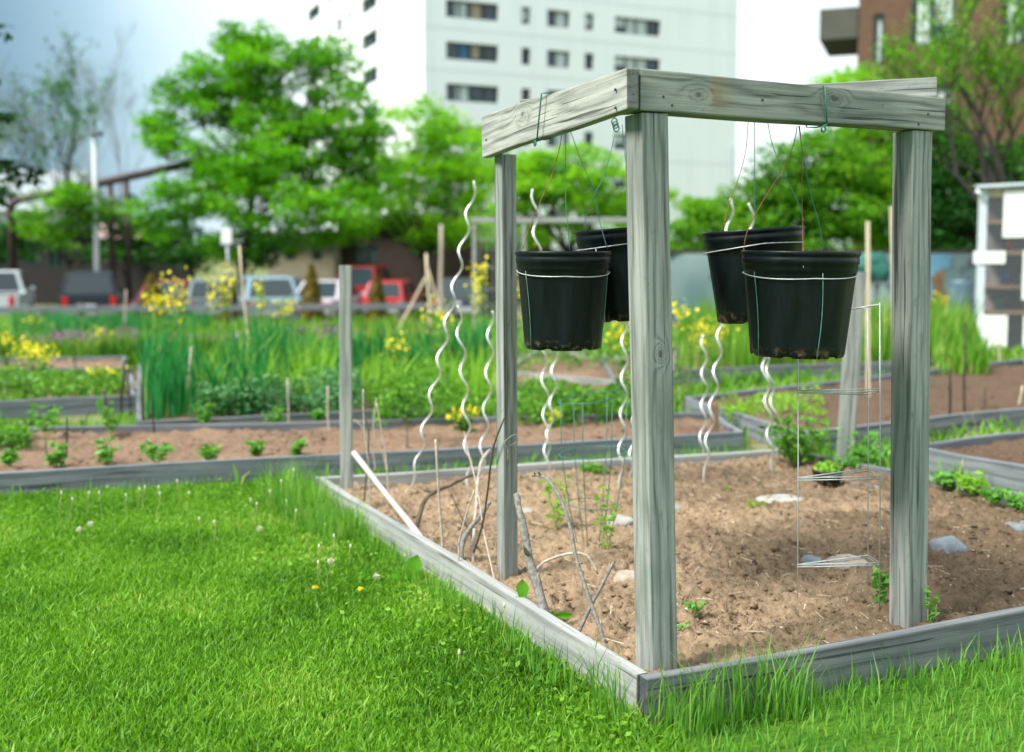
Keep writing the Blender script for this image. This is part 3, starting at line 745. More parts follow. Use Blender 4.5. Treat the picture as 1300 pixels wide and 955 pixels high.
bucket('left front bucket hanging from the left beam, level, soil-stained at its foot', 715, 319, 3.82, .333, .335, .0,
    [([(713, 168), (711, 185), (700, 225), (685, 258), (672, 290), (664, 316)], 3.79, 'wire_rust'), ([(718, 166), (718, 200), (718, 250), (721, 290), (723, 318)], 3.80, 'wire_teal'), ([(724, 166), (738, 205), (754, 243), (761, 280), (771, 316)], 3.79, 'wire_teal')],
    (-.002, .03), [(215, 'wire_teal'), (-22, 'wire_teal')])
bucket('rear left bucket, mostly behind the near post, rim tilted up to the right', 787, 290, 4.08, .335, .335, R(4.5),
    [([(780, 170), (775, 195), (766, 225), (757, 243), (746, 268), (741, 290)], 4.05, 'wire_teal'), ([(790, 158), (793, 195), (799, 230), (803, 270), (806, 288)], 4.05, 'wire_teal')],
    (.0, -.02), [(230, 'wire_steel')])
bucket('rear right bucket with tilted rim, half behind the bigger front one', 956, 291, 3.93, .357, .325, R(4),
    [([(950, 150), (947, 190), (938, 225), (925, 262), (918, 290)], 3.93, 'wire_rust'), ([(958, 150), (958, 200), (958, 250), (959, 288)], 3.93, 'wire_green'), ([(974, 152), (981, 185), (995, 220), (1012, 255), (1022, 285)], 3.93, 'wire_green')],
    (.006, -.03), [(246, 'wire_teal')])
bucket('right front bucket, largest and nearest, hanging from the front beam', 1016, 319, 3.52, .370, .332, R(-.8),
    [([(1012, 160), (1007, 185), (992, 218), (967, 258), (948, 296), (943, 330)], 3.53, 'wire_rust'), ([(1014, 160), (1018, 190), (1018, 240), (1019, 290), (1020, 340)], 3.51, 'wire_rust'), ([(1015, 160), (1020, 200), (1030, 250), (1040, 285), (1046, 320)], 3.55, 'wire_green')],
    (.004, .03), [(205, 'wire_teal'), (278, 'wire_teal')])

# ---------------------------------------------------------------- spiral stakes
def spiral(label, pts, d_base=None, amp=.018, pitch=.195, r=.0055):
    """pts: pixel path from top to base; base rests on the soil"""
    xb, yb = pts[-1]; Bq = G(xb, yb, -.05); d = Bq.y
    t0 = P(pts[0][0], pts[0][1], d); mb = MB(); ln = (t0 - Bq).length; n = int(ln/pitch*18)
    ps = []; ph = random.uniform(0, 6.28); side = Vector((1, 0, 0)); fw = Vector((0, 1, 0))
    for i in range(n+1):
        s_ = i/n; q = t0.lerp(Bq, s_); k = ph + s_*ln/pitch*2*math.pi
        bow = math.sin(s_*math.pi)*.012
        a = amp*min(1, (1-s_)*8)*min(1, .5 + s_*6)
        ps.append(q + side*(math.cos(k)*a + bow) + fw*math.sin(k)*a)
    ps.append(Bq - Vector((0, 0, .1)))
    mb.tube(ps, r, 7); o = mb.build('spiral_stake', M['alu'], smooth=True); recentre(o, Bq)
    tag(o, label, 'plant stake', 'aluminium spiral plant stakes')
spiral('tallest spiral stake, leaning left beside the thin left post', [(603, 230), (521, 624)])
spiral('spiral stake just right of the tall leaning one, ending at flower height', [(581, 388), (595, 628)])
spiral('spiral stake half hidden by the left edge of the thin post', [(624, 395), (607, 626)])
spiral('spiral stake whose tip rises above the left front bucket', [(677, 240), (696, 622)])
spiral('spiral stake emerging under the left front bucket beside a taller one', [(706, 400), (694, 585)])
spiral('spiral stake under the rear left bucket, next to the near post', [(793, 380), (786, 620)])
spiral('spiral stake partly hidden behind the broad near post', [(812, 420), (800, 604)])
spiral('spiral stake whose tip curls above the rear right bucket', [(929, 252), (893, 612)])
spiral('short spiral stake standing right of the near post in open bed', [(893, 425), (890, 585)])
spiral('spiral stake below the front right bucket, on its left', [(952, 258), (980, 600)])
spiral('spiral stake below the front right bucket, slightly shorter and to its right', [(974, 452), (986, 585)])

# ---------------------------------------------------------------- wire cages
def cage_square():
    d = 3.93; base = G(1062, 752, -.05); root = empty('tomato_cage', base)
    tag(root, 'galvanised square wire plant cage standing right of the front bucket', 'plant cage')
    c = [P(1013, 745, 3.98), P(1117, 770, 3.86), P(1103, 722, 4.16)]
    tops = [P(1013, 440, 3.98), P(1117, 384, 3.86), P(1101, 388, 4.16)]
    for a, b in zip(c, tops):
        a = a.copy(); a.z = -.10
        MB().tube([a, a.lerp(b, .5) + Vector((.002, 0, 0)), b], .0022, 6).build('leg', M['wire_steel'], root, smooth=True)
    for y in (497, 608, 718):
        ks = [P(1012, y+2, 3.98), P(1117, y, 3.86), P(1102, y-10 if y > 600 else y+4, 4.16)]
        for dz in (0, .009):
            mb = MB(); loop = [k + Vector((0, 0, dz)) for k in ks]; mb.tube(loop + [loop[0]], .0022, 6); mb.build('ring', M['wire_steel'], root, smooth=True)
    ks = [P(1072, 394, 3.98), P(1117, 386, 3.86), P(1101, 390, 4.16)]
    MB().tube(ks + [ks[0]], .0022, 6).build('ring', M['wire_steel'], root, smooth=True)
cage_square()
def cage_round():
    ctr = G(752, 690, -.05); root = empty('tomato_cage', ctr); tag(root, 'dark green round wire cage between the thin post and the near post', 'plant cage')
    d = ctr.y
    rings = [(505, .150, -8), (575, .145, -4), (640, .11, 3)]
    zs = []
    for (y, r, tl) in rings:
        c = P(752, y, d); mb = MB(); zs.append((c, r))
        mb.tube([c + Vector((math.cos(a)*r, math.sin(a)*r, math.cos(a)*r*math.tan(R(-tl)))) for a in [i*math.pi/14 for i in range(29)]], .002, 5)
        mb.build('ring', M['wire_green'], root, smooth=True)
    for a in (200, 250, 300, 350, 60, 120):
        a = R(a); pts_ = [c + Vector((math.cos(a)*r, math.sin(a)*r, 0)) for c, r in zs] + [Vector((ctr.x + math.cos(a)*.06, ctr.y + math.sin(a)*.06, -.10))]
        MB().tube(pts_, .002, 5).build('leg', M['wire_green'], root, smooth=True)
cage_round()

# ---------------------------------------------------------------- sticks, twigs and stakes
def twig(label, path, r0, r1, mat, d0=None, d1=None, stubs=0, name='twig', cat='stick', group='twigs stuck into the front bed', h=-.03, n=8, sub=3):
    """path: pixels from base to tip; base on the bed, tip at distance d1"""
    b = G(path[0][0], path[0][1], h) if d0 is None else P(path[0][0], path[0][1], d0)
    d0 = b.y; d1 = d0 if d1 is None else d1; ps = [b - Vector((0, 0, .05 if name != 'pole' else 0)), b]
    for i, (x, y) in enumerate(path[1:], 1): ps.append(P(x, y, d0 + (d1-d0)*i/(len(path)-1)))
    q = []; m = len(ps)
    for i in range(m-1):
        for k in range(sub):
            t = k/sub; p0 = ps[max(i-1, 0)]; p1 = ps[i]; p2 = ps[i+1]; p3 = ps[min(i+2, m-1)]
            v = .5*((2*p1) + (p2-p0)*t + (2*p0-5*p1+4*p2-p3)*t*t + (3*p1-p0-3*p2+p3)*t**3)
            q.append(v + Vector((random.uniform(-1, 1), random.uniform(-1, 1), random.uniform(-1, 1)))*r0*(.22 if k else .1))
    q.append(ps[-1]); K = len(q)
    mb = MB(); mb.tube(q, [(r0 + (r1-r0)*i/(K-1))*random.uniform(.9, 1.1) for i in range(K)], n)
    for _ in range(stubs):
        i = random.randint(K//3, K-2); dr = Vector((random.uniform(-1, 1), random.uniform(-.6, .6), random.uniform(.1, 1))).normalized()
        mb.tube([q[i], q[i] + dr*r0*random.uniform(2.2, 5)], [r0*.5, r0*.25], 5)
    o = mb.build(name, mat, smooth=True); recentre(o, b); tag(o, label, cat, group); return o
twig('long straight pale peeled pole leaning across the corner of the bed', [(546, 696), (500, 640), (449, 575)], .0155, .0135, M['peeled'], d0=4.62, d1=5.45, name='pole', cat='pole', group='poles')
twig('thick mossy grey stick with a forked tip, right of the thin post', [(692, 782), (682, 740), (668, 690), (660, 650), (655, 628)], .020, .011, M['bark_grey'], d1=3.95, stubs=2)
twig('long knobbly grey twig curving down from a pale tip', [(766, 812), (748, 760), (733, 715), (722, 660), (707, 625), (692, 606), (676, 604)], .0085, .004, M['bark_grey'], d1=3.9, stubs=3)
twig('short dark stick leaning right, left of the near post', [(734, 805), (752, 765), (768, 735), (780, 712)], .0075, .005, M['bark_grey'], d1=3.6)
twig('pale bent twig arching over and back down', [(684, 770), (678, 735), (690, 714), (722, 703), (745, 705), (759, 729)], .0065, .004, M['bark_pale'], d1=3.75)
twig('dark red-brown twig crossing in front of the thin post', [(598, 712), (612, 668), (620, 615), (626, 570), (640, 531)], .0055, .003, M['bark'], d1=4.15, stubs=3)
twig('forked grey-brown branch left of the thin post', [(584, 718), (587, 690), (597, 670), (612, 652), (622, 638)], .012, .008, M['bark_grey'], d1=4.5, stubs=1)
twig('dark bent branch arching over the soil behind the pale pole', [(529, 668), (537, 640), (549, 626), (572, 616), (592, 606), (604, 602)], .013, .006, M['bark'], d1=5.3, stubs=1)
twig('straight thin lilac-grey rod standing in the bed', [(563, 704), (558, 640), (553, 558)], .0055, .005, M['bark_pale'], stubs=0)
twig('long white peeled wand bent towards the thin post', [(628, 738), (615, 680), (606, 620), (596, 580), (589, 548)], .0036, .0022, M['bark_pale'], d1=4.9)
twig('whitish broken branch with a hooked top, left of the thin post', [(600, 715), (604, 650), (607, 610), (612, 585), (622, 572)], .008, .007, M['bark_pale'], d1=4.9, stubs=4)
twig('thin brown twig leaning left among the sticks', [(602, 690), (590, 665), (582, 648), (574, 630)], .004, .002, M['bark'])
twig('pale forked twig left of the thin post, low down', [(582, 722), (583, 690), (590, 660), (602, 622)], .006, .003, M['bark_pale'], stubs=2)
for lab, path, m in (
    ('dark thin wand nearest the square bed stake', [(462, 640), (466, 590), (468, 550), (463, 528)], 'bark'),
    ('crooked pale stalk among the dry stems by the bed stake', [(492, 600), (486, 575), (478, 560), (474, 540), (478, 505)], 'bark_pale'),
    ('tall dry reddish stem right of the bed stake', [(494, 632), (490, 580), (484, 545), (478, 512)], 'bark_pale'),
    ('short pale stem leaning left by the bed stake', [(476, 588), (470, 565), (458, 540), (449, 533)], 'bark_pale'),
    ('straight dark stem standing furthest from the bed stake', [(517, 566), (517, 548), (515, 527)], 'bark'),
    ('dry tan stalk with a side spur above the bed corner', [(470, 640), (467, 580), (462, 540), (461, 494)], 'bark_pale')):
    twig(lab, path, .0055, .003, M[m], group='dry stems by the square stake')
twig('small wire knot twisted round the thin post', [(645, 572), (641, 562), (646, 556), (655, 552), (657, 560), (648, 566)], .003, .002, M['bark_grey'], d0=4.17, d1=4.16, name='wire_knot', cat='wire knot', group='ties')
# square stakes
def stake(label, pb, pt, wpx, mat, h=LAWN, w2=None, name='stake', group='wooden stakes', dt=None, d=None):
    b = G(pb[0], pb[1], h) if d is None else P(pb[0], pb[1], d)
    t = P(pt[0], pt[1], b.y if dt is None else dt); wd = wpx*b.y/F
    root = empty('tmp', (0, 0, 0)); o = timber(name, b - Vector((0, 0, .1)), t, wd, w2 or wd*.8, mat, root, bevel=.003, cuts=3, warp=.003)
    o.parent = None; bpy.data.objects.remove(root)
    tag(o, label, 'stake', group); return o
stake('square grey stake at the far left corner of the front bed', (441, 640), (439, 337), 15, M['post'], w2=.045, h=-.12)
stake('leaning grey post behind the front right bucket, at the bed corner', (1069, 588), (1086, 345), 19, M['post'], h=-.1)
stake('short brown stub at the end of the seedling bed', (907, 553), (907, 514), 9, M['brownwood'], h=-.05)
stake('pale yellow bamboo stake left of the right post', (1102, 500), (1101, 281), 5, M['stake'], h=-.05)
stake('pale grey pole close behind the right post', (1138, 480), (1131, 262), 5, M['stake'], h=-.05)
for i, (lab, b, t, wv, m) in enumerate((
    ('dark stake at the right end of the bed with yellow blooms', (152, 533), (158, 457), 4, 'bark_dark'),
    ('pair-mate stake leaning against the darker one near the leeks', (166, 520), (162, 470), 3, 'bark_dark'),
    ('short dark stake between bare soil and seedling bed', (133, 540), (134, 494), 3, 'bark_dark'),
    ('thin dark rod at the left of the seedling row', (84, 594), (85, 530), 3, 'bark_dark'),
    ('thin rod standing right of the leftmost seedling', (60, 594), (58, 556), 2, 'bark_dark'),
    ('tan stick rising through the leek leaves', (236, 530), (243, 440), 4, 'bark_pale'),
    ('dark crooked stick at the leek bed front', (197, 560), (192, 500), 3, 'bark_dark'),
    ('slim stick in front of the grey-green bushes', (367, 548), (365, 480), 3, 'bark_pale'),
    ('slim tan stick right of the grey-green bushes', (418, 555), (416, 490), 3, 'bark_pale'),
    ('tall thin cane among the far yellow flowers', (318, 470), (304, 312), 4, 'stake'),
    ('dark thin cane at the far left', (96, 500), (95, 440), 2, 'bark_dark'),
    ('thin cane beside the blue-green cars', (158, 425), (160, 368), 3, 'bark_pale'),
    ('slim dark stick in the bed behind the right post', (1205, 535), (1206, 470), 4, 'bark_dark'),
    ('second slim dark stick from the right post, in the brown bed', (1224, 530), (1225, 410), 3, 'bark_dark'),
    ('reddish rod near the cabinet in the brown bed', (1251, 528), (1250, 485), 3, 'bark'),
    ('pale slim stick in front of the cabinet', (1268, 470), (1268, 425), 3, 'stake'),
    ('leaning pale stick in the brown bed by the frame edge', (1290, 520), (1298, 490), 3, 'stake'),
    ('tall tan leg of the stick tripod in mid garden', (548, 440), (541, 322), 5, 'stake'),
    ('left leg of the stick tripod in mid garden', (500, 425), (545, 345), 4, 'stake'),
    ('tan leg of the stick tripod leaning to the right', (572, 425), (541, 335), 4, 'stake'),
    ('grey upright pole behind the stick tripod', (562, 415), (560, 285), 6, 'bark_pale'))):
    bq = G(b[0], b[1], -.1); tq = P(t[0], t[1], bq.y); r = wv*bq.y/F*.5
    o = MB().tube(wob(bq - Vector((0, 0, .08)), tq, 4, .012), [r, r*.95, r*.9, r*.8, r*.7], 6).build('garden_stake', M[m], smooth=True)
    recentre(o, bq); tag(o, lab, 'stake', 'thin garden stakes')

# ---------------------------------------------------------------- stones
def stone(label, x, y, w, hgt, dep, mat, flat=True):
    c = G(x, y, -.05); s = c.y/F; rx = w*s/2; bm = bmesh.new(); bmesh.ops.create_icosphere(bm, subdivisions=3, radius=1)
    sd = random.uniform(0, 50)
    for v in bm.verts:
        k = 1 + .22*noise.noise(v.co*1.3 + Vector((sd, 0, 0))) + .06*noise.noise(v.co*4 + Vector((sd, 0, 0)))
        v.co = Vector((v.co.x*rx*k, v.co.y*dep*k, max(-.5, min(.62 if flat else 2, v.co.z))*hgt*k))
    me = bpy.data.meshes.new('mesh'); bm.to_mesh(me); bm.free()
    o = link('stone', me, mat, smooth=True, loc=c); o.rotation_euler[2] = random.uniform(-.3, .3); tag(o, label, 'stone', 'stones lying in the front bed')
stone('flat grey stone inside the green wire cage', 785, 662, 40, .035, .07, M['stone'])
stone('small pale stone just right of the thin post', 668, 652, 22, .03, .05, M['stone'])
stone('beige stone partly behind the near post', 800, 738, 46, .055, .06, M['stone_tan'])
stone('dark grey stone right of the near post, mid height', 858, 645, 26, .03, .05, M['stone_blue'])
stone('long flat pale slab in the middle of the bed', 992, 637, 66, .04, .09, M['stone'])
stone('broad flat tan stone by the foot of the galvanised cage', 1075, 716, 60, .035, .09, M['stone_tan'])
stone('small grey stone left of the broad flat tan one', 1030, 712, 26, .025, .05, M['stone_blue'])
stone('domed blue-grey stone right of the right post', 1203, 697, 48, .055, .06, M['stone_blue'], False)
stone('flat grey stone cut by the right edge', 1295, 670, 44, .035, .06, M['stone_blue'])
stone('flat stone beyond the little black pot', 1095, 618, 40, .02, .08, M['stone_blue'])

# ---------------------------------------------------------------- small plants
def plant(name, label, px, py, wpx, hpx, mat, n=60, leaf=.03, stem=True, h=-.045, group=None, cat='plant', shape='bush', flowers=None, nf=0, fsize=.02):
    b = G(px, py, h); s = b.y/F; Wd, Ht = wpx*s/2, hpx*s
    root = empty(name, b); tag(root, label, cat, group); lf = LF(); mb = MB(); tops = []
    k = max(2, min(9, int(n/14)))
    for i in range(k):
        a = 2*math.pi*i/k + random.uniform(-.4, .4); rr = random.uniform(.3, 1)
        if shape == 'bush': t = b + Vector((math.cos(a)*Wd*rr, math.sin(a)*Wd*rr*.8, Ht*random.uniform(.45, 1)))
        else: t = b + Vector((math.cos(a)*Wd*rr, math.sin(a)*Wd*rr*.8, Ht*random.uniform(.75, 1)))
        st = wob(b - Vector((0, 0, .02)), t, 4, .08); tops.append(t); mb.tube(st, [.0032, .003, .0026, .002, .0015] if wpx < 90 else .004, 4, cap=False)
        m = n//k; T = rng.uniform(.25 if shape == 'bush' else .1, 1.05, m)
        base = np.array(b); tv = np.array(t)
        C = base + (tv-base)*T[:, None] + rng.normal(size=(m, 3))*np.array([Wd*.22, Wd*.22, Ht*.06])
        C[:, 2] = np.maximum(C[:, 2], b.z + .006)
        lf.leaves(C, leaf, .5, .35)
    mb.build('stem', M['stem'], root, smooth=True); lf.build('leaves', mat, root)
    if flowers:
        C = np.array([np.array(random.choice(tops)) for _ in range(nf)]) + rng.normal(size=(nf, 3))*np.array([Wd*.28, Wd*.25, Ht*.10])
        LF().leaves(C, fsize, .9).build('blossoms', flowers, root)
    return root
ROW = 'young plants in the seedling row'
for lab, x, y, wv, hv in (('seedling at the far left of the row, dark and squat', 12, 592, 30, 26), ('seedling between the two dark rods, leggy', 72, 592, 34, 30), ('tall bushy seedling third from the left', 133, 590, 30, 36),
        ('wide spreading seedling in mid row beside a dark clod', 200, 587, 36, 28), ('rounded bright seedling right of the wide one', 267, 584, 30, 26), ('pale-tipped seedling', 325, 580, 22, 22), ('small neat seedling before the grey-green bushes', 377, 578, 22, 20)):
    plant('seedling', lab + ' in the left bed', x, y, wv, hv, M['seedling'], 70, .055, group=ROW, h=-.04)
for lab, x, y, wv, hv in (('leafy tuft on the grey board left of the leeks', 60, 556, 34, 44), ('leafy tuft beside the dark stakes', 140, 552, 34, 42), ('thin green tuft at the foot of the leeks', 260, 540, 20, 30), ('small green tuft at the board before the grey-green bushes', 352, 541, 22, 26), ('green clump in the back row close to the bed stake', 404, 534, 22, 18)):
    plant('young_plant', lab, x, y, wv, hv, M['seedling'], 60, .06, group='young plants in the back row', h=-.04)
plant('vine', 'lime green vine seedling climbing the arched twig near the thin post', 706, 668, 44, 68, M['limeleaf'], 70, .036, shape='tall', group='lime vines in the front bed')
plant('vine', 'lime green vine seedling inside the green wire cage', 770, 705, 34, 92, M['limeleaf'], 60, .034, shape='tall', group='lime vines in the front bed')
plant('weed', 'low green clump near the bed back board behind the cage', 752, 602, 44, 16, M['lowgreen'], 70, .04)
plant('weed', 'small feathery weed right of the near post', 882, 776, 32, 16, M['seedling'], 60, .022)
plant('weed', 'tiny green sprout by the near board, below the feathery weed', 858, 800, 30, 14, M['seedling'], 30, .02)
plant('weed', 'small bright weed left of the long flat slab', 956, 646, 26, 12, M['limeleaf'], 34, .022)
plant('weed', 'single tiny sprout left of the flat slab', 923, 622, 8, 6, M['limeleaf'], 10, .02)
plant('potato_plant', 'leafy young plant at the foot of the right post, left side', 1120, 766, 30, 46, M['seedling'], 46, .045, shape='tall')
plant('potato_plant', 'leafy stem peeping out right of the right post', 1182, 795, 16, 50, M['seedling'], 30, .03, shape='tall')
plant('herb_bush', 'rounded bright green bush with orange blooms at the back of the bed', 1010, 590, 84, 62, M['lowgreen'], 520, .05, shape='bush', cat='bush')
plant('herb_bush', 'yellow-green leafy clump behind the leaning post', 1100, 590, 70, 38, M['seedling'], 240, .05, cat='bush')
BD = 'low plants along the right side board'
for lab, x, y, wv, hv, m in (('broad pale-leaved plant just right of the right post', 1200, 622, 44, 26, 'seedling'), ('light green plant second from the right post', 1232, 630, 44, 30, 'limeleaf'), ('low trailing plant by the lower right board', 1262, 640, 40, 24, 'seedling'), ('low plant cut by the right edge', 1292, 648, 34, 22, 'seedling'), ('trailing plant left of the right post, on the board', 1078, 598, 34, 20, 'seedling')):
    plant('squash_plant', lab, x, y, wv, hv, M[m], 90, .045, group=BD)
plant('onion_tuft', 'spiky dark green onion tuft at the bed behind the right post', 1232, 560, 26, 50, M['leek'], 10, .02, shape='tall')
# the little black pot with a pale succulent
pc = G(1050, 615, -.045); pr = empty('plant_pot', pc); tag(pr, 'low black bowl holding a pale green plant, sunk in the soil', 'plant pot')
rr_ = 19*pc.y/F
MB().lathe([(rr_*.8, 0), (rr_*.85, .005), (rr_, .07), (rr_*1.04, .075), (rr_*1.04, .082), (rr_*.95, .082), (rr_*.9, .06), (rr_*.2, .06)], 28, Matrix.Translation(pc)).build('bowl', M['pot'], pr, smooth=True)
u = unit(260) * (rng.uniform(.2, 1, 260)**.5)[:, None]; u[:, 2] = np.abs(u[:, 2])
LF().leaves(np.array(pc) + np.array([0, 0, .07]) + u*np.array([rr_*.9, rr_*.9, .06]), .028, .6).build('leaves', M['limeleaf'], pr)

# dandelions
def dandelion(label, x, ytop, ybase, kind='seed', lean=0):
    b = G(x + lean, ybase, LAWN); t = P(x, ytop, b.y); root = empty('dandelion', b); tag(root, label, 'dandelion', 'dandelions in the lawn')
    MB().tube(wob(b, t, 4, .06), .0017, 5).build('stalk', M['stem'], root, smooth=True)
    if kind == 'yellow':
        a = unit(60); a[:, 2] = np.abs(a[:, 2])*.5; LF().leaves(np.array(t) + a*.010, .012, .4).build('flower', M['yellow'], root)
    elif kind == 'bud':
        MB().lathe([(.001, -.006), (.005, 0), (.0045, .008), (.002, .015)], 8, Matrix.Translation(t)).build('seed_head', M['whitebloom'], root, smooth=True)
    else:
        LF().leaves(np.array(t) + unit(90)*.015*rng.uniform(.4, 1, 90)[:, None], .012, .3).build('seed_head', M['whitebloom'], root)
dl = [(78, 627, 680, 'bud'), (92, 635, 670, 'bud'), (113, 627, 655, 'bud'), (126, 627, 662, 'bud'), (160, 630, 668, 'bud'), (177, 622, 655, 'bud'), (184, 620, 655, 'bud'), (201, 620, 660, 'bud'), (203, 628, 668, 'bud'), (225, 612, 650, 'bud'), (240, 627, 655, 'bud'),
      (115, 665, 682, 'seed'), (100, 672, 690, 'seed'), (253, 660, 690, 'bud'), (272, 664, 695, 'bud'), (318, 636, 668, 'bud'), (326, 641, 680, 'bud'), (343, 625, 658, 'bud'), (357, 612, 660, 'bud'), (364, 637, 668, 'bud'), (376, 650, 680, 'bud'), (330, 672, 690, 'seed'),
      (373, 598, 660, 'bud'), (405, 695, 740, 'bud'), (404, 716, 748, 'bud'), (420, 712, 750, 'seed'), (424, 682, 730, 'bud'), (445, 695, 725, 'bud'), (413, 668, 690, 'bud'), (400, 746, 758, 'yellow'), (457, 748, 762, 'yellow'), (478, 732, 745, 'seed'), (640, 770, 840, 'bud'), (583, 830, 862, 'bud')]
for i, (x, yt, yb, kd) in enumerate(dl):
    zone = 'before the dark long board' if x < 260 else ('near the bed corner' if x < 390 else 'beside the pale left board')
    what = {'bud': 'closed pale seed bud', 'seed': 'white fluffy seed head', 'yellow': 'open yellow bloom'}[kd]
    place = ['leftmost', 'second', 'third', 'fourth', 'fifth', 'sixth', 'seventh', 'eighth', 'ninth', 'tenth', 'eleventh', 'twelfth', 'thirteenth', 'fourteenth']
    same = sorted(q[0] for q in dl if q[3] == kd and (('b' if q[0] < 260 else 'c' if q[0] < 390 else 'd') == ('b' if x < 260 else 'c' if x < 390 else 'd')))
    k = same.index(x)
    dandelion(f'dandelion with {what} {zone}, {place[k]}{"" if k == 0 else " from the left"}', x, yt, yb, kd, random.uniform(-6, 6))
# broad dandelion / dock leaves
def rosette(label, x, y, leaves_, h=LAWN):
    b = G(x, y, h); root = empty('dock_plant', b); tag(root, label, 'weed', 'broad-leaved weeds at the boards'); s = b.y/F
    for (tx, ty, wd) in leaves_:
        t = P(tx, ty, b.y - .02); ax = (t - b); ln = ax.length; side = ax.cross(Vector((0, 1, .2))).normalized()*wd*s/2; fw = ax.cross(side).normalized()*.012
        vs = []; n = 8
        for i in range(n+1):
            u_ = i/n; wv = math.sin(math.pi*min(1, u_**1.5))**.7*(.6+.5*u_) if 0 < u_ < 1 else .02
            c = b + ax*u_ + fw*math.sin(u_*3)*1.2 - Vector((0, 0, .018*u_*u_))
            wv *= (1 + .12*math.sin(i*4.4)); vs += [c - side*wv + fw*.5, c, c + side*wv + fw*.5]
        fs = [(i*3+k, i*3+k+1, i*3+k+4, i*3+k+3) for i in range(n) for k in (0, 1)]
        MB().add(vs, fs).build('leaf', M['dandleaf'], root, smooth=True)
rosette('broad upright leaf weed against the pale left board', 518, 745, [(530, 698, 20), (497, 718, 10), (480, 735, 10), (535, 735, 9)])
rosette('upright broad leaf just right of the thin post foot', 664, 772, [(663, 728, 17), (655, 750, 8)], h=-.05)
rosette('flat broad leaf lying on the soil by the mossy stick', 697, 780, [(727, 772, 12), (703, 768, 10)], h=-.045)
rosette('silvery low weed with a yellow bloom beside the lawn board', 455, 742, [(478, 728, 8), (470, 722, 8), (440, 730, 8), (435, 738, 7), (462, 720, 7)])

# ---------------------------------------------------------------- middle-distance planting
def region(q, n, m=.05, z=-.05):
    return np.array([(p.x, p.y, p.z + z) for p in quad_pts(q, n, m)])
def patch(name, label, q, n, h0, h1, wd, mat, lean=.35, kind='blades', cat='plants', leaf=.06):
    C = region(q, n)
    if kind == 'blades':
        k = np.array([max(.35, min(1.25, .85 + 1.1*noise.noise(Vector((c[0]*1.9, c[1]*1.9, 4))))) for c in C]); keep = rng.uniform(0, 1, len(C)) < k + .1; C = C[keep]; k = k[keep]
        o = LF().blades(C, rng.uniform(h0, h1, len(C))*k, wd, lean).build(name, mat)
    else:
        hz = np.array([max(.15, .6 + .9*noise.noise(Vector((c[0]*2.2, c[1]*2.2, 1)))) for c in C])*h1
        C[:, 2] += rng.uniform(0, 1, len(C))**.6 * hz; o = LF().leaves(C, leaf, .5, .2).build(name, mat)
    return tag(o, label, cat, kind='stuff')
lq = qd((172, 562), (330, 560), (345, 500), (180, 500))
def dist(q, h=0): return [G(x, y, h) for x, y in q]
patch('leek_patch', 'tall dark green leeks packed behind the seedling row', dist([(172, 528), (330, 524), (400, 474), (180, 476)]), 1500, .25, .68, .022, M['leek'], .32)
patch('leek_patch', 'blue-green leeks reaching towards the spiral stakes', dist([(325, 490), (630, 480), (620, 462), (330, 466)]), 2600, .25, .60, .024, M['leek'], .3)
patch('grey_bushes', 'low grey-green bushy herbs behind the front leeks', dist([(240, 528), (470, 520), (460, 492), (245, 500)]), 5200, .1, .34, .02, M['bushy'], kind='leaf', leaf=.06)
patch('pale_weeds', 'loose light green weeds around the spiral stakes', dist([(470, 540), (640, 530), (640, 492), (460, 498)]), 3600, .1, .34, .02, M['lowgreen'], kind='leaf', leaf=.055)
patch('pale_weeds', 'loose light green weeds beyond the green cage', dist([(640, 540), (850, 530), (840, 500), (640, 505)]), 3400, .1, .30, .02, M['lowgreen'], kind='leaf', leaf=.055)
patch('low_greens', 'low green crops in the bed with yellow blooms', Q5, 3600, .1, .2, .02, M['lowgreen'], kind='leaf', leaf=.055)
patch('low_greens', 'low greens at the left end of the seedling bed', dist([(-60, 570), (50, 568), (45, 545), (-60, 548)]), 900, .05, .16, .02, M['lowgreen'], kind='leaf', leaf=.05)
patch('green_strip', 'grassy strip behind the bare brown bed', dist([(-60, 450), (300, 446), (300, 438), (-60, 441)]), 1900, .1, .3, .03, M['grassy'], .6)
patch('purple_flowers', 'hazy purple flowers in the far left bed', dist([(60, 436), (180, 434), (180, 428), (60, 430)]), 700, .10, .24, .03, M['purple'], .4, kind='leaf', leaf=.08)
patch('purple_flowers', 'hazy lilac flowers behind the grey stake', dist([(360, 440), (440, 438), (440, 430), (360, 432)]), 700, .15, .32, .03, M['purple'], .4, kind='leaf', leaf=.08)
patch('onion_patch', 'thick block of dark onions near the car park', Q9, 2200, .3, .55, .04, M['leek'], .3)
patch('grassy_patch', 'tall bright grass behind the right buckets', Q12, 5200, .35, .78, .028, M['grassy'], .35)
patch('grassy_patch', 'tall bright grass in front of the cabinet', dist([(1180, 470), (1262, 470), (1245, 440), (1180, 440)]), 1500, .15, .36, .03, M['grassy'], .35)
patch('low_greens', 'light seedlings scattered in the bed left of the leaning post', dist([(915, 530), (1060, 522), (1050, 500), (900, 508)]), 900, .1, .18, .02, M['limeleaf'], kind='leaf', leaf=.04)
patch('far_weeds', 'pale weeds in front of the parked cars', dist([(180, 425), (640, 420), (640, 396), (180, 400)]), 3800, .1, .4, .05, M['grassy'], .6)
patch('far_weeds', 'pale weeds beyond the leeks', dist([(330, 462), (640, 458), (640, 430), (330, 434)]), 2400, .1, .32, .03, M['grassy'], .6)
patch('far_weeds', 'weeds and grass left of the onion block', dist([(-60, 425), (30, 424), (30, 400), (-60, 402)]), 1500, .2, .45, .05, M['grass_tall'], .5)
patch('pale_weeds', 'tall feathery lime weeds right of the grey stake', dist([(440, 515), (640, 510), (640, 455), (430, 458)]), 1100, .2, .5, .02, M['limeleaf'], .5)
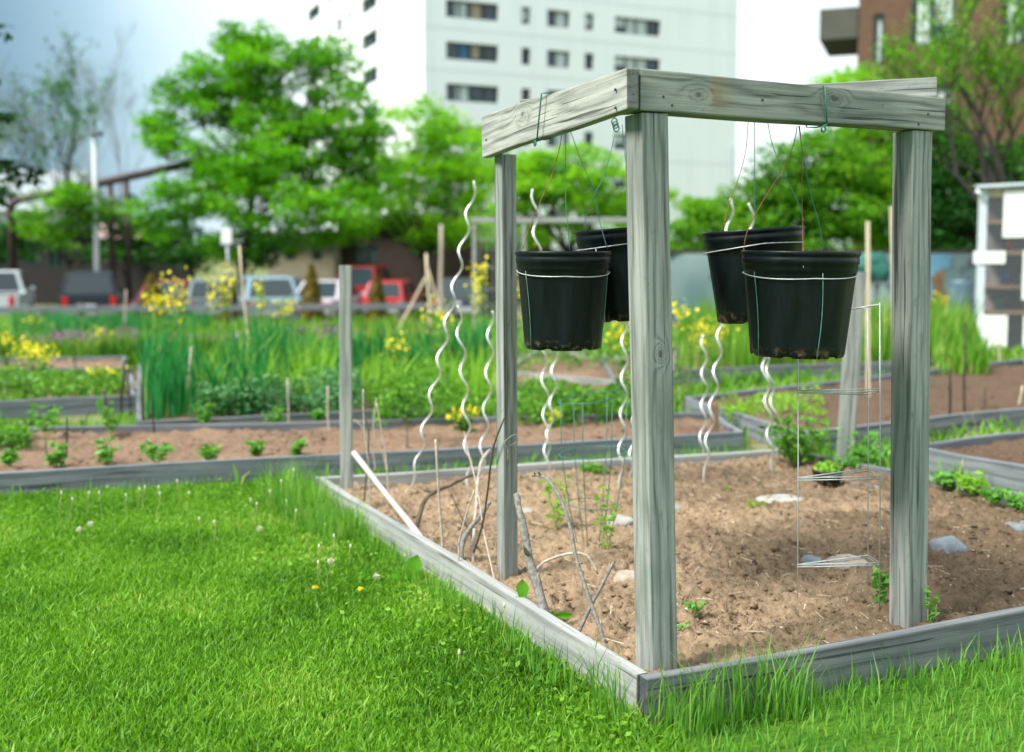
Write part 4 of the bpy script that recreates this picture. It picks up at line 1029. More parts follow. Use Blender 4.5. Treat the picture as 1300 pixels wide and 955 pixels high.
patch('pale_weeds', 'mixed leafy weeds running back towards the arbour', dist([(560, 470), (850, 466), (850, 432), (560, 434)]), 4200, .1, .45, .02, M['lowgreen'], kind='leaf', leaf=.07)
patch('pale_weeds', 'loose lime herbs among the leeks', dist([(240, 520), (430, 512), (430, 470), (240, 474)]), 700, .3, .6, .02, M['limeleaf'], .6)
# yellow-flowering brassicas
YF = 'yellow-flowering brassica plants'
for lab, x, y, wv, hv, nf in (('wide low yellow mustard at the far left', 45, 500, 70, 62, 130), ('small yellow mustard in the low greens left of the leeks', 136, 505, 46, 38, 70), ('yellow mustard at the left frame edge', 8, 470, 26, 44, 40),
        ('tall pale yellow mustard above the leek tips', 205, 470, 44, 100, 90), ('yellow mustard spray right of the tall pale one', 232, 470, 30, 105, 60), ('bright yellow mustard before the cypress shrub', 284, 460, 34, 112, 110), ('yellow mustard spray against the silver car', 333, 462, 20, 100, 40),
        ('slim yellow mustard left of the leeks, far off', 132, 450, 28, 34, 40), ('yellow mustard by the far left bed', 46, 430, 26, 30, 30), ('pale yellow mustard beside the thin post', 609, 470, 30, 130, 100), ('yellow mustard spray just left of the tall leaning spiral', 505, 500, 40, 70, 50), ('pale mustard spray behind the spiral stakes', 560, 490, 40, 110, 60), ('thin mustard spray in front of the silver wagon', 360, 470, 30, 86, 40), ('soft yellow mustard below the rear left bucket', 790, 500, 50, 90, 90),
        ('lime yellow mustard right of the near post', 868, 500, 50, 110, 110), ('yellow mustard among the bright grass', 905, 490, 44, 80, 80), ('yellow mustard beyond the thin post and bucket', 668, 500, 44, 150, 90), ('small yellow mustard behind the right post', 1190, 440, 22, 62, 40), ('yellow mustard at the foot of the weeds near the cage', 705, 555, 26, 30, 30), ('yellow flowers low between the spiral stakes', 590, 556, 40, 36, 40)):
    plant('mustard_plant', lab, x, y, wv, hv, M['lowgreen'], 90, .06, group=YF, shape='tall', h=LAWN+.05, flowers=M['yellow'], nf=nf, fsize=.045 if y < 480 else .034)

# ---------------------------------------------------------------- car park edge
def rail(label, x0, x1, ytop, d0, d1):
    a = P(x0, ytop, d0); b = P(x1, ytop-5, d1); root = empty('guard_rail', (a.x, a.y, gz(a.y)+LAWN)); tag(root, label, 'guard rail')
    timber('rail', (a.x, a.y, a.z-.20), (b.x, b.y, b.z-.20), .09, .18, M['oldboard'], root, bevel=.01)
    n = 9
    for i in range(n+1):
        p = a.lerp(b, i/n); MB().box((p.x-.09, p.y+.05, gz(p.y)+LAWN-.1), (p.x+.09, p.y+.22, p.z+.05)).build('rail_post', M['oldboard'], root, bevel=.01)
rail('low grey timber guard rail between the garden and the parked cars', -40, 575, 389, 32.5, 33.5)
def cypress(label, x, ytop, ybase, wv, d):
    b = P(x, ybase, d); b.z = gz(d)+LAWN; t = P(x, ytop, d); H = t.z - b.z; Rr = wv*d/F/2*1.35
    root = empty('cypress_shrub', b); tag(root, label, 'shrub', 'clipped conical shrubs by the car park')
    MB().tube([b, b + Vector((0, 0, H*.8))], [.06, .02], 6).build('trunk', M['bark'], root)
    n = 2200; tz = rng.uniform(0, 1, n)**1.25; th = rng.uniform(0, 6.283, n); r = Rr*(1-tz)**.65*np.sqrt(rng.uniform(.35, 1, n))*(1 + .15*np.sin(3*th))
    C = np.stack([b.x + np.cos(th)*r, b.y + np.sin(th)*r, b.z + .25 + tz*(H-.25)], 1)
    LF().leaves(C, .12, .5).build('crown', M['conifer'], root)
cypress('round-topped ochre shrub before the white and maroon car', 193, 348, 390, 30, 33.9)
cypress('narrow ochre shrub beside the silver wagon', 292, 346, 390, 20, 34)
cypress('pointed ochre cone shrub left of the grey stake', 396, 336, 390, 24, 34)
cypress('ochre cone shrub in front of the red car', 479, 350, 388, 22, 34)

# ---------------------------------------------------------------- cars
M['glass'] = plain('car_glass', (.02, .035, .04), .08, var=.1, spec=.8)
M['rubber'] = plain('rubber', (.02, .02, .02), .8)
M['rim'] = plain('wheel_rim', (.45, .46, .47), .35, .7)
M['tail'] = plain('tail_lamp', (.60, .02, .02), .25)
M['plate'] = plain('licence_plate', (.7, .72, .75), .5)
M['chrome'] = plain('bumper_grey', (.45, .47, .48), .4, .3)
def paint(name, c):
    m, nt, b = new_mat(name); b.inputs['Base Color'].default_value = (*c, 1); b.inputs['Roughness'].default_value = .32; b.inputs['Coat Weight'].default_value = .5 if sum(c) > .5 else .1; b.inputs['Coat Roughness'].default_value = .08
    tc = nt.nodes.new('ShaderNodeTexCoord'); f = noise_n(nt, tc.outputs['Object'], 5, 5, .6); r = ramp(nt, [(.3, (.28,)*3), (.7, (.42,)*3)]); nt.links.new(f, r.inputs[0]); nt.links.new(r.outputs[0], b.inputs['Roughness'])
    return m
def car(name, label, cat, px, d, rz, kind, col, Ld, Wd, Ht, bumper='chrome'):
    """car points along +x (nose), rear towards -x; rz turns it"""
    base = Vector((P(px, 300, d).x, d, gz(d)+LAWN)); root = empty(name, (0, 0, 0)); tag(root, label, cat, 'cars parked beyond the garden')
    pm = paint(name+'_paint', col); hl = Ld/2; zb = .22*Ht/1.5; w_ = Wd/2; belt = Ht*.58
    if kind == 'pickup':
        low = [(-hl, zb+.15), (-hl, belt), (-hl*.15, belt), (-hl*.15, belt+.02), (hl*.5, belt), (hl*.97, belt*.92), (hl, zb+.25), (hl*.96, zb), (-hl*.96, zb)]
        cab = [(-hl*.12, belt-.02), (-hl*.08, Ht), (hl*.25, Ht), (hl*.50, belt-.02)]
    elif kind == 'suv':
        low = [(-hl, zb+.15), (-hl*.99, belt), (hl*.45, belt), (hl*.95, belt*.90), (hl, zb+.25), (hl*.96, zb), (-hl*.96, zb)]
        cab = [(-hl*.985, belt-.02), (-hl*.90, Ht*.985), (-hl*.80, Ht), (hl*.10, Ht), (hl*.42, belt-.02)]
    elif kind == 'wagon':
        low = [(-hl, zb+.15), (-hl*.99, belt), (hl*.45, belt), (hl*.93, belt*.85), (hl, zb+.22), (hl*.96, zb), (-hl*.96, zb)]
        cab = [(-hl*.97, belt-.02), (-hl*.78, Ht*.98), (-hl*.65, Ht), (hl*.08, Ht), (hl*.45, belt-.02)]
    else:
        low = [(-hl, zb+.15), (-hl*.98, belt*.97), (-hl*.62, belt), (hl*.45, belt*.97), (hl*.93, belt*.82), (hl, zb+.2), (hl*.96, zb), (-hl*.96, zb)]
        cab = [(-hl*.64, belt-.03), (-hl*.34, Ht*.985), (-hl*.2, Ht), (hl*.06, Ht), (hl*.46, belt-.03)]
    mb = MB().prism(low, -w_, w_)
    # wheel arches read through dark wheels set proud; body slightly pinched at the ends
    me = mb.bevelled(.07, 3, 25); body = link('body', me, pm, root, True); body.data.polygons.foreach_set('use_smooth', [False]*len(me.polygons))
    n = len(cab); k = .80
    def yy(z): return w_*(1 - (1-k)*max(0, (z-belt))/(Ht-belt))*.97
    vs = [(x, -yy(z), z) for x, z in cab] + [(x, yy(z), z) for x, z in cab]
    link('cabin', MB().add(vs, [tuple(range(n)), tuple(range(n, 2*n))[::-1]] + [(i, n+i, n+(i+1)%n, (i+1)%n) for i in range(n)]).bevelled(.05, 2, 20), pm, root)
    # glazing set 6 mm proud
    def pane(quad, nm):
        c = sum((Vector(q) for q in quad), Vector())/4; nn = (Vector(quad[1])-Vector(quad[0])).cross(Vector(quad[2])-Vector(quad[1])).normalized()
        ctr = Vector((0, 0, (belt+Ht)/2)); nn = nn if nn.dot(c-ctr) > 0 else -nn
        qs = [c + (Vector(q)-c)*.84 + nn*.008 for q in quad]; back = [q - nn*.02 for q in qs]
        MB().add(qs+back, [(0,1,2,3),(7,6,5,4),(0,4,5,1),(1,5,6,2),(2,6,7,3),(3,7,4,0)]).build(nm, M['glass'], root)
    r0, r1 = cab[0], cab[1]; f1, f0 = cab[-2], cab[-1]
    pane([(r0[0], -yy(r0[1]), r0[1]), (r0[0], yy(r0[1]), r0[1]), (r1[0], yy(r1[1]), r1[1]), (r1[0], -yy(r1[1]), r1[1])], 'rear_window')
    pane([(f0[0], -yy(f0[1]), f0[1]), (f0[0], yy(f0[1]), f0[1]), (f1[0], yy(f1[1]), f1[1]), (f1[0], -yy(f1[1]), f1[1])], 'windscreen')
    xm = (r1[0]+f1[0])/2
    for s in (-1, 1):
        pane([(r0[0]*.97, s*yy(r0[1]), r0[1]+.03), (xm-.05, s*yy(r0[1]), r0[1]+.03), (xm-.05, s*yy(r1[1]), r1[1]-.03), (r1[0], s*yy(r1[1]), r1[1]-.03)], 'side_window')
        pane([(xm+.05, s*yy(r0[1]), r0[1]+.03), (f0[0]*.95, s*yy(f0[1]), f0[1]+.03), (f1[0], s*yy(f1[1]), f1[1]-.03), (xm+.05, s*yy(f1[1]), f1[1]-.03)], 'side_window')
        zt = belt*.98 if kind in ('pickup', 'suv') else belt*.9
        MB().box((-hl-.02, s*w_*.80-.08, zt-.34 if kind in ('pickup', 'suv') else zt-.2), (-hl+.12, s*w_*.80+.09, zt-.02)).build('tail_light', M['tail'], root, bevel=.015)
        MB().box((hl-.1, s*w_*.72-.14, belt*.62), (hl+.02, s*w_*.72+.14, belt*.62+.14)).build('headlight', M['plate'], root, bevel=.015)
        MB().box((f0[0]-.25, s*w_*1.0-.02, belt+.02), (f0[0]-.08, s*(w_+.16)+.02, belt+.16)).build('mirror', pm, root, bevel=.02)
        for xw in (-hl*.62, hl*.62):
            Mx = Matrix.Translation((xw, s*(w_-.08), .33)) @ Matrix.Rotation(R(90), 4, 'X')
            wh = MB().lathe([(.2, -.10), (.31, -.11), (.335, -.07), (.335, .07), (.31, .11), (.2, .10)], 24, Mx).build('wheel', M['rubber'], root, smooth=True)
            rm = MB().lathe([(.04, -.108), (.19, -.115), (.21, -.10), (.21, .10), (.19, .115), (.04, .108)], 20, Mx).mesh()
            link('rim', rm, M['rim'], wh)
    MB().box((-hl-.10, -w_*.96, zb+.08), (-hl+.06, w_*.96, zb+.28)).build('bumper', M[bumper] if isinstance(bumper, str) else bumper, root, bevel=.03)
    MB().box((-hl-.012, -.18, zb+.36), (-hl+.01, .18, zb+.47)).build('licence_plate', M['plate'], root, bevel=.004)
    if kind == 'pickup': MB().box((-hl+.02, -w_*.9, belt-.04), (-hl*.16, w_*.9, belt+.004)).build('cargo_bed', M['rubber'], root)
    root.location = base; root.rotation_euler[2] = rz
    return root
car('pickup_truck', 'white pickup truck at the left edge, tail towards the garden', 'pickup truck', -8, 37.5, R(108), 'pickup', (.60, .66, .68), 5.2, 1.95, 1.75, 'chrome')
car('parked_car', 'dark navy sport utility seen from behind, left of the lamp post', 'car', 114, 37, R(109), 'suv', (.006, .012, .02), 4.5, 1.78, 1.74)
car('parked_car', 'maroon car with a bright pale rear window behind the round shrub', 'car', 218, 38, R(90), 'sedan', (.16, .01, .02), 4.4, 1.75, 1.42)
car('parked_car', 'dark teal-grey hatchback between the maroon car and the silver wagon', 'car', 266, 38.6, R(106), 'wagon', (.13, .17, .18), 4.1, 1.68, 1.45)
car('parked_car', 'silver-blue wagon with red tail lamps, left of the cone shrub', 'car', 333, 36.8, R(110), 'wagon', (.24, .36, .43), 4.6, 1.78, 1.60)
car('parked_car', 'dark grey car just behind the grey stake', 'car', 372, 40, R(80), 'sedan', (.05, .05, .06), 4.5, 1.75, 1.45)
car('parked_car', 'white car with mauve lower body, right of the cone shrub', 'car', 418, 38.5, R(78), 'sedan', (.50, .47, .50), 4.4, 1.75, 1.42)
car('parked_van', 'tall red van behind the small red car', 'van', 468, 44, R(84), 'suv', (.36, .008, .008), 4.3, 1.70, 1.85)
car('parked_car', 'small bright red car with pale rear window', 'car', 499, 40, R(84), 'wagon', (.42, .012, .015), 3.6, 1.50, 1.36)
car('parked_car', 'dark green car half hidden by garden poles', 'car', 585, 40, R(88), 'sedan', (.03, .045, .05), 4.5, 1.78, 1.45)

# ---------------------------------------------------------------- street furniture
dL = 43; lp = Vector((P(122, 300, dL).x, dL, gz(dL)+LAWN)); t = P(119, 172, dL); root = empty('lamp_post', lp); tag(root, 'tall pale grey lamp post behind the navy car', 'lamp post')
MB().tube([lp, lp.lerp(t, .5), t], [.12, .105, .08], 12).build('pole', plain('concrete_pole', (.62, .65, .66), .8), root, smooth=True)
MB().box((t.x-.12, t.y-.5, t.z-.02), (t.x+.35, t.y+.15, t.z+.14)).build('lamp_head', M['stone_blue'], root, bevel=.03)
dS = 31; sb = Vector((P(292, 300, dS).x, dS, gz(dS)+LAWN)); st = P(287, 288, dS); root = empty('street_sign', sb); tag(root, 'small blank white sign on a thin grey pole among the yellow blooms', 'sign')
MB().tube([sb, st], .035, 8).build('pole', M['chrome'], root, smooth=True)
c = P(288, 300, dS); MB().box((c.x-.15, c.y-.07, c.z-.22), (c.x+.15, c.y-.045, c.z+.22)).build('sign_panel', M['white'], root, bevel=.02)

# ---------------------------------------------------------------- buildings
def facade(mb, o_, U, Wd, z0, z1, openings, nrm, depth):
    """wall sheet from o_ along U with real recessed openings [(u0,u1,za,zb)]"""
    us = sorted({0, Wd} | {u for a in openings for u in a[:2]}); zs = sorted({z0, z1} | {z for a in openings for z in a[2:4]})
    def pt(u, z, k=0): v = o_ + U*u - nrm*k; return (v.x, v.y, z)
    for i in range(len(us)-1):
        for j in range(len(zs)-1):
            um, zm = (us[i]+us[i+1])/2, (zs[j]+zs[j+1])/2
            if any(a[0] < um < a[1] and a[2] < zm < a[3] for a in openings): continue
            mb.add([pt(us[i], zs[j]), pt(us[i+1], zs[j]), pt(us[i+1], zs[j+1]), pt(us[i], zs[j+1])], [(0,1,2,3)])
    for a in openings:
        q = [(a[0], a[2]), (a[1], a[2]), (a[1], a[3]), (a[0], a[3])]
        for i in range(4):
            p, r = q[i], q[(i+1)%4]; mb.add([pt(*p), pt(*r), pt(*r, depth), pt(*p, depth)], [(0,1,2,3)])
m, nt_, b = new_mat('white_render'); g_ = nt_.nodes.new('ShaderNodeNewGeometry'); fa = noise_n(nt_, g_.outputs['Position'], 1, 5, .6, (1.6, 1.6, .10)); fb = noise_n(nt_, g_.outputs['Position'], .25, 4, .6)
r = ramp(nt_, [(.3, (.76, .83, .84)), (.5, (.84, .90, .91)), (.7, (.86, .92, .93))]); nt_.links.new(math_n(nt_, 'ADD', math_n(nt_, 'MULTIPLY', fa, .6), math_n(nt_, 'MULTIPLY', fb, .4)), r.inputs[0]); nt_.links.new(r.outputs[0], b.inputs['Base Color']); b.inputs['Roughness'].default_value = .85
M['render_white'] = m
M['win_dark'] = plain('window_glass', (.035, .06, .065), .15, var=.5, scale=.5)
M['win_frame'] = plain('window_frame', (.03, .05, .05), .5)
M['curtain'] = plain('curtain_pale', (.55, .62, .62), .9, var=.15, scale=.7)
M['curtain_blue'] = plain('curtain_blue', (.05, .16, .30), .9)
M['curtain_tan'] = plain('curtain_tan', (.35, .30, .22), .9)
def window(parent, o_, U, nrm, a, depth, curts, mull=()):
    z0, z1 = a[2], a[3]
    def box(u0, u1, za, zb, k0, k1, mb):
        p = [o_ + U*u0 - nrm*k0, o_ + U*u1 - nrm*k0, o_ + U*u1 - nrm*k1, o_ + U*u0 - nrm*k1]
        vs = [(q.x, q.y, za) for q in p] + [(q.x, q.y, zb) for q in p]
        mb.add(vs, [(0,3,2,1),(4,5,6,7),(0,1,5,4),(1,2,6,5),(2,3,7,6),(3,0,4,7)])
    mb = MB(); t_ = .07; k0, k1 = depth-.16, depth-.06
    box(a[0]+.003, a[1]-.003, z0+.003, z0+t_, k0, k1, mb); box(a[0]+.003, a[1]-.003, z1-t_, z1-.003, k0, k1, mb)
    for u in [a[0]+.003, a[1]-t_] + [a[0] + (a[1]-a[0])*m for m in mull]: box(u, u+t_-.003, z0+t_+.001, z1-t_-.001, k0+.002, k1-.002, mb)
    f = mb.build('window', M['win_frame'], parent)
    mb = MB(); box(a[0]+.004, a[1]-.004, z0+.004, z1-.004, depth-.05, depth-.03, mb); mb.build('pane', M['win_dark'], f)
    for (c0, c1, m, zc) in curts:
        mb = MB(); box(a[0]+(a[1]-a[0])*c0+.05, a[0]+(a[1]-a[0])*c1-.03, z0+(z1-z0)*zc, z1-.08, depth-.058, depth-.052, mb); mb.build('curtain', M[m], f)
D0 = 70.0; K0 = P(540, 300, D0); K0.z = 0
U1 = Vector((3080, 1400, 0)).normalized(); U2 = Vector((-607, 1400, 0)).normalized(); n1 = Vector((U1.y, -U1.x, 0)); n2 = Vector((-U2.y, U2.x, 0)); n2 = n2 if n2.x < 0 else -n2
W1, W2 = 23.6, 32.6; ZB, ZTOP = gz(60)+LAWN-.2, 30.0
apt = empty('apartment_building', (K0.x, K0.y, ZB)); tag(apt, 'tall white rendered apartment block with strips of dark windows', 'building')
def u_of(px, U):      # distance along the wall where it crosses pixel column px
    k = (px-CX)/F; return (k*K0.y - K0.x)/(U.x - k*U.y)
def z_at(px, py, U): u_ = u_of(px, U); return EYE + ray(px, py).z*(K0.y + U.y*u_)
zt2 = z_at(600, 55, U1); zb2 = z_at(600, 77, U1); ST = z_at(600, 2, U1) - zt2
cols1 = [(568, 633, 'wide'), (662, 673, 'slim'), (694, 722, 'mid'), (741, 752, 'slim'), (778, 835, 'wide2')]
op1 = []; 
for r_ in range(-5, 5):
    for (a, b, k) in cols1:
        op1.append((u_of(a, U1), u_of(b, U1), zb2 + ST*r_, zt2 + ST*r_, k, r_))
cols2 = [(482, 463, 'w'), (450, 446, 's'), (438, 432, 's'), (425, 421, 's'), (411, 396, 'w')]
op2 = [(u_of(a, U2), u_of(b, U2), zb2 + ST*r_, zt2 + ST*r_, k, r_) for r_ in range(-5, 5) for (a, b, k) in cols2]
mb = MB(); o3 = Vector((K0.x, K0.y, 0))
facade(mb, o3, U1, W1, ZB, ZTOP, [q[:4] for q in op1], n1, .35)
facade(mb, o3, U2, W2, ZB, ZTOP, [q[:4] for q in op2], n2, .35)
c1_, c2_, c3_ = o3 + U1*W1, o3 + U1*W1 + U2*W2, o3 + U2*W2
for p, q in ((c1_, c2_), (c2_, c3_)): mb.add([(p.x, p.y, ZB), (q.x, q.y, ZB), (q.x, q.y, ZTOP), (p.x, p.y, ZTOP)], [(0,1,2,3)])
mb.add([(p.x, p.y, ZTOP) for p in (o3, c1_, c2_, c3_)], [(0,1,2,3)])
mb.build('wall', M['render_white'], apt)
cset = {'wide': [(0, .28, 'win_dark', 0), (.28, .45, 'curtain', 0), (.48, .7, 'curtain_tan', .1)], 'mid': [(.35, .9, 'curtain', 0)], 'slim': [], 'wide2': [(.0, .28, 'curtain', .45), (.28, .5, 'curtain', 0), (.5, .78, 'curtain', .0)]}
for q in op1:
    cs = list(cset[q[4]]); r_ = q[5]
    if q[4] == 'wide' and r_ == 0: cs = [(.22, .42, 'curtain_blue', 0), (.48, .66, 'curtain_tan', .2)]
    if q[4] == 'wide' and r_ == 1: cs = [(.18, .42, 'curtain', 0), (.45, .7, 'curtain_tan', 0)]
    if q[4] == 'wide' and r_ == -1: cs = [(.2, .45, 'curtain', .1)]
    cs = [c_ for c_ in cs if c_[2] != 'win_dark']
    if q[4] == 'slim' and r_ > 0: cs = [(.2, .9, 'curtain', .3)]
    window(apt, o3, U1, n1, q, .35, cs, (.26, .48, .74) if 'wide' in q[4] else (.4,) if q[4] == 'mid' else ())
for q in op2: window(apt, o3, U2, n2, q, .35, [(.3, .7, 'curtain', .2)] if q[4] == 's' else [], (.5,) if q[4] == 'w' else ())
# horizontal render joints on the white block
mb = MB()
for r_ in (-3, -1, 0, 1, 2):
    zz = zb2 + ST*r_ - ST*.28 + ST
    for (U, Wd, nn) in ((U1, W1, n1), (U2, W2, n2)):
        a = o3 + nn*.012; b = a + U*Wd; mb.add([(a.x, a.y, zz), (b.x, b.y, zz), (b.x, b.y, zz+.05), (a.x, a.y, zz+.05)], [(0,1,2,3)])
mb.build('joint_line', plain('render_joint', (.6, .66, .67), .8), apt)
dp = o3 + U1*u_of(925, U1) + n1*.12; MB().tube([(dp.x, dp.y, ZB), (dp.x, dp.y, z_at(925, 185, U1))], .12, 8).build('downpipe', plain('downpipe', (.5, .56, .57), .6), apt)

# brick building at the right
def brickmat():
    m, nt, b = new_mat('brown_brick'); tc = nt.nodes.new('ShaderNodeTexCoord'); mp_ = nt.nodes.new('ShaderNodeMapping'); mp_.inputs['Rotation'].default_value = (R(90), 0, 0)
    nt.links.new(tc.outputs['Object'], mp_.inputs[0]); bk = nt.nodes.new('ShaderNodeTexBrick'); nt.links.new(mp_.outputs[0], bk.inputs[0])
    bk.inputs['Color1'].default_value = (.15, .072, .036, 1); bk.inputs['Color2'].default_value = (.105, .048, .026, 1); bk.inputs['Mortar'].default_value = (.12, .09, .065, 1)
    bk.inputs['Scale'].default_value = 1; bk.inputs['Brick Width'].default_value = .22; bk.inputs['Row Height'].default_value = .075; bk.inputs['Mortar Size'].default_value = .008
    nt.links.new(bk.outputs[0], b.inputs['Base Color']); b.inputs['Roughness'].default_value = .85; return m
M['brick'] = brickmat(); M['concrete'] = plain('balcony_concrete', (.075, .078, .062), .85, var=.15, scale=1)
dB = 36.0; k0 = P(1083, 300, dB); z0, z1 = gz(dB)+LAWN-.2, 14.0
brk = empty('brick_building', (k0.x, k0.y, z0)); tag(brk, 'brown brick apartment building with a concrete balcony at the upper right', 'building')
Ub = Vector((.93, -.36, 0)).normalized(); nb = Vector((Ub.y, -Ub.x, 0)); ob = Vector((k0.x, k0.y, 0))
def ub(px): k = (px-CX)/F; return (k*k0.y - k0.x)/(Ub.x - k*Ub.y)
def zb_(px, py): return EYE + ray(px, py).z*(k0.y + Ub.y*ub(px))
opb = [(ub(1100), ub(1114), zb_(1107, 82), zb_(1107, 18)), (ub(1147), ub(1201), zb_(1170, 57), zb_(1170, -30)), (ub(1260), ub(1290), zb_(1275, 57), zb_(1275, -30)), (ub(1147), ub(1201), zb_(1170, 190), zb_(1170, 110))]
mb = MB(); facade(mb, ob, Ub, 16, z0, z1, opb, nb, .2)
bk_ = ob - nb*9; r0_ = ob + Ub*16
mb.add([(ob.x, ob.y, z0), (bk_.x, bk_.y, z0), (bk_.x, bk_.y, z1), (ob.x, ob.y, z1)], [(0,1,2,3)])
mb.add([(r0_.x, r0_.y, z0), (r0_.x-nb.x*9, r0_.y-nb.y*9, z0), (r0_.x-nb.x*9, r0_.y-nb.y*9, z1), (r0_.x, r0_.y, z1)], [(0,1,2,3)])
mb.build('wall', M['brick'], brk)
for q in opb: window(brk, ob, Ub, nb, q, .2, [(.1, .45, 'curtain', 0), (.5, .95, 'curtain', .3)] if q[1]-q[0] > .8 else [(.2, .8, 'curtain', 0)], (.45,) if q[1]-q[0] > .8 else ())
pz0, pz1 = zb_(1060, 50), zb_(1060, 10)
a = ob - Ub*1.22 + nb*.3
mb = MB(); pA = [ob - Ub*1.2 + nb*.05, ob - Ub*.006 + nb*.05, ob - Ub*.006 - nb*3.2, ob - Ub*1.2 - nb*3.2]
mb.add([(p.x, p.y, pz0) for p in pA] + [(p.x, p.y, pz1) for p in pA], [(0,3,2,1),(4,5,6,7),(0,1,5,4),(1,2,6,5),(2,3,7,6),(3,0,4,7)])
mb.build('balcony', M['concrete'], brk, bevel=.03)
# low buildings along the far side of the car park
def shed(name, label, x0, x1, ytop, d, dep, col, roofc, rt=.3, ridge=0, wins=()):
    a = P(x0, ytop, d); b = P(x1, ytop, d); zb0 = gz(d)+LAWN-.1; root = empty(name, ((a.x+b.x)/2, d, zb0)); tag(root, label, 'building')
    op = [(p-a.x, q-a.x, r_, s_) for (p, q, r_, s_) in [(P(w_[0], 300, d).x, P(w_[1], 300, d).x, P(0, w_[3], d).z, P(0, w_[2], d).z) for w_ in wins]]
    mb = MB(); o_ = Vector((a.x, d, 0)); U = Vector((1, 0, 0)); nn = Vector((0, -1, 0)); facade(mb, o_, U, b.x-a.x, zb0, a.z, op, nn, .15)
    for (p, q) in (((a.x, d), (a.x, d+dep)), ((b.x, d), (b.x, d+dep)), ((a.x, d+dep), (b.x, d+dep))): mb.add([(*p, zb0), (*q, zb0), (*q, a.z), (*p, a.z)], [(0,1,2,3)])
    mb.build('wall', plain(name+'_wall', col, .85, var=.15, scale=2), root)
    e_ = .4
    if ridge: MB().add([(a.x-e_, d-e_, a.z), (b.x+e_, d-e_, a.z), (b.x+e_, d+dep+e_, a.z), (a.x-e_, d+dep+e_, a.z), (a.x-e_, d+dep/2, a.z+ridge), (b.x+e_, d+dep/2, a.z+ridge)], [(0,1,5,4),(2,3,4,5),(0,4,3),(1,2,5),(0,3,2,1)]).build('roof', plain(name+'_roof', roofc, .85, var=.25, scale=5), root)
    else: MB().box((a.x-e_, d-e_, a.z+.002), (b.x+e_, d+dep+e_, a.z+rt)).build('roof', plain(name+'_roof', roofc, .85, var=.2, scale=3), root, bevel=.02)
    for q in op: window(root, o_, U, nn, q, .15, [], (.5,))
    return root
shed('shed', 'long low brown building behind the trees at centre', 428, 700, 283, 52, 8, (.05, .034, .028), (.12, .07, .05), wins=((450, 480, 310, 335), (520, 550, 300, 325)))  # brown wall, darkened so its colour holds the shade under the trees
shed('cottage', 'low beige building glimpsed under the big tree', 340, 424, 302, 50, 6, (.34, .30, .22), (.16, .13, .12), wins=((362, 374, 312, 330), (396, 408, 308, 330)))
shed('shop', 'dim low shop front behind the pickup and navy car', -60, 190, 292, 50, 7, (.025, .022, .022), (.16, .20, .21), wins=((-20, 10, 300, 340), (22, 50, 300, 335), (60, 80, 300, 340)))  # wall colour taken near black to paint in the shade behind the cars
shed('house', 'pale grey house with a shingled roof far left', -40, 64, 268, 62, 9, (.50, .55, .57), (.30, .34, .36), ridge=2.6, wins=((30, 50, 275, 290),))
# striped awning of the shop
ax0, ax1 = P(128, 278, 49.4), P(186, 278, 49.4); zz0 = P(0, 302, 48.4).z; n = 14; root = empty('awning', (ax0.x, 49.4, zz0)); tag(root, 'faded pink and white striped awning behind the lamp post', 'awning')
pk, wt = MB(), MB()
for i in range(n):
    xa, xb = ax0.x + (ax1.x-ax0.x)*i/n, ax0.x + (ax1.x-ax0.x)*(i+1)/n; (pk if i % 2 else wt).add([(xa, 49.6, ax0.z), (xb, 49.6, ax0.z), (xb, 48.4, zz0), (xa, 48.4, zz0), (xa, 49.6, ax0.z-.02), (xb, 49.6, ax0.z-.02), (xb, 48.4, zz0-.02), (xa, 48.4, zz0-.02)], [(0,3,2,1),(4,5,6,7),(0,1,5,4),(1,2,6,5),(2,3,7,6),(3,0,4,7)])
pk.build('canopy_stripes', plain('awning_pink', (.75, .30, .36), .8), root); wt.build('canopy', plain('awning_white', (.80, .66, .68), .8), root)
# dark steel pipe bridge at the left
M['steel'] = plain('brown_steel', (.045, .025, .022), .6)
dG = 44; p0 = P(14, 262, dG); root = empty('gantry', (p0.x, dG, gz(dG)+LAWN)); tag(root, 'dark brown steel gantry rising across the left background', 'gantry')
path = [(p0.x, dG, gz(dG)+LAWN), tuple(p0), tuple(P(22, 254, dG)), tuple(P(60, 247, dG)), tuple(P(180, 221, dG)), tuple(P(250, 206, dG))]
MB().tube(path, .17, 8).build('beam', M['steel'], root, smooth=True)
for (x, y) in ((140, 232), (160, 228)):
    q = P(x, y, dG); MB().tube([q, (q.x, q.y, gz(dG)+LAWN)], .13, 6).build('leg', M['steel'], root, smooth=True)
q = P(60, 247, dG); 
# ---------------------------------------------------------------- painted wall and yard things at the right
def muralmat():
    m, nt, b = new_mat('painted_wall'); geo = nt.nodes.new('ShaderNodeNewGeometry'); p = geo.outputs['Position']
    base = noise_n(nt, p, .5, 3, .5); r = ramp(nt, [(.35, (.10, .17, .18)), (.65, (.27, .36, .37))]); nt.links.new(base, r.inputs[0])
    s = noise_n(nt, p, 1.3, 5, .7, (1, 1, .6)); s2 = ramp(nt, [(.55, (0, 0, 0)), (.58, (1, 1, 1))]); nt.links.new(s, s2.inputs[0])
    t_ = noise_n(nt, p, 2.4, 4, .6, (1, 1, .3)); t2 = ramp(nt, [(.56, (0, 0, 0)), (.62, (1, 1, 1))]); nt.links.new(t_, t2.inputs[0])
    c = mixc(nt, s2.outputs[0], r.outputs[0], (.06, .10, .12)); c = mixc(nt, t2.outputs[0], c, (.12, .28, .42))
    nt.links.new(c, b.inputs['Base Color']); b.inputs['Roughness'].default_value = .8; return m
dW = 25.5; a = P(846, 322, dW); b = P(1320, 293, dW-1.5)
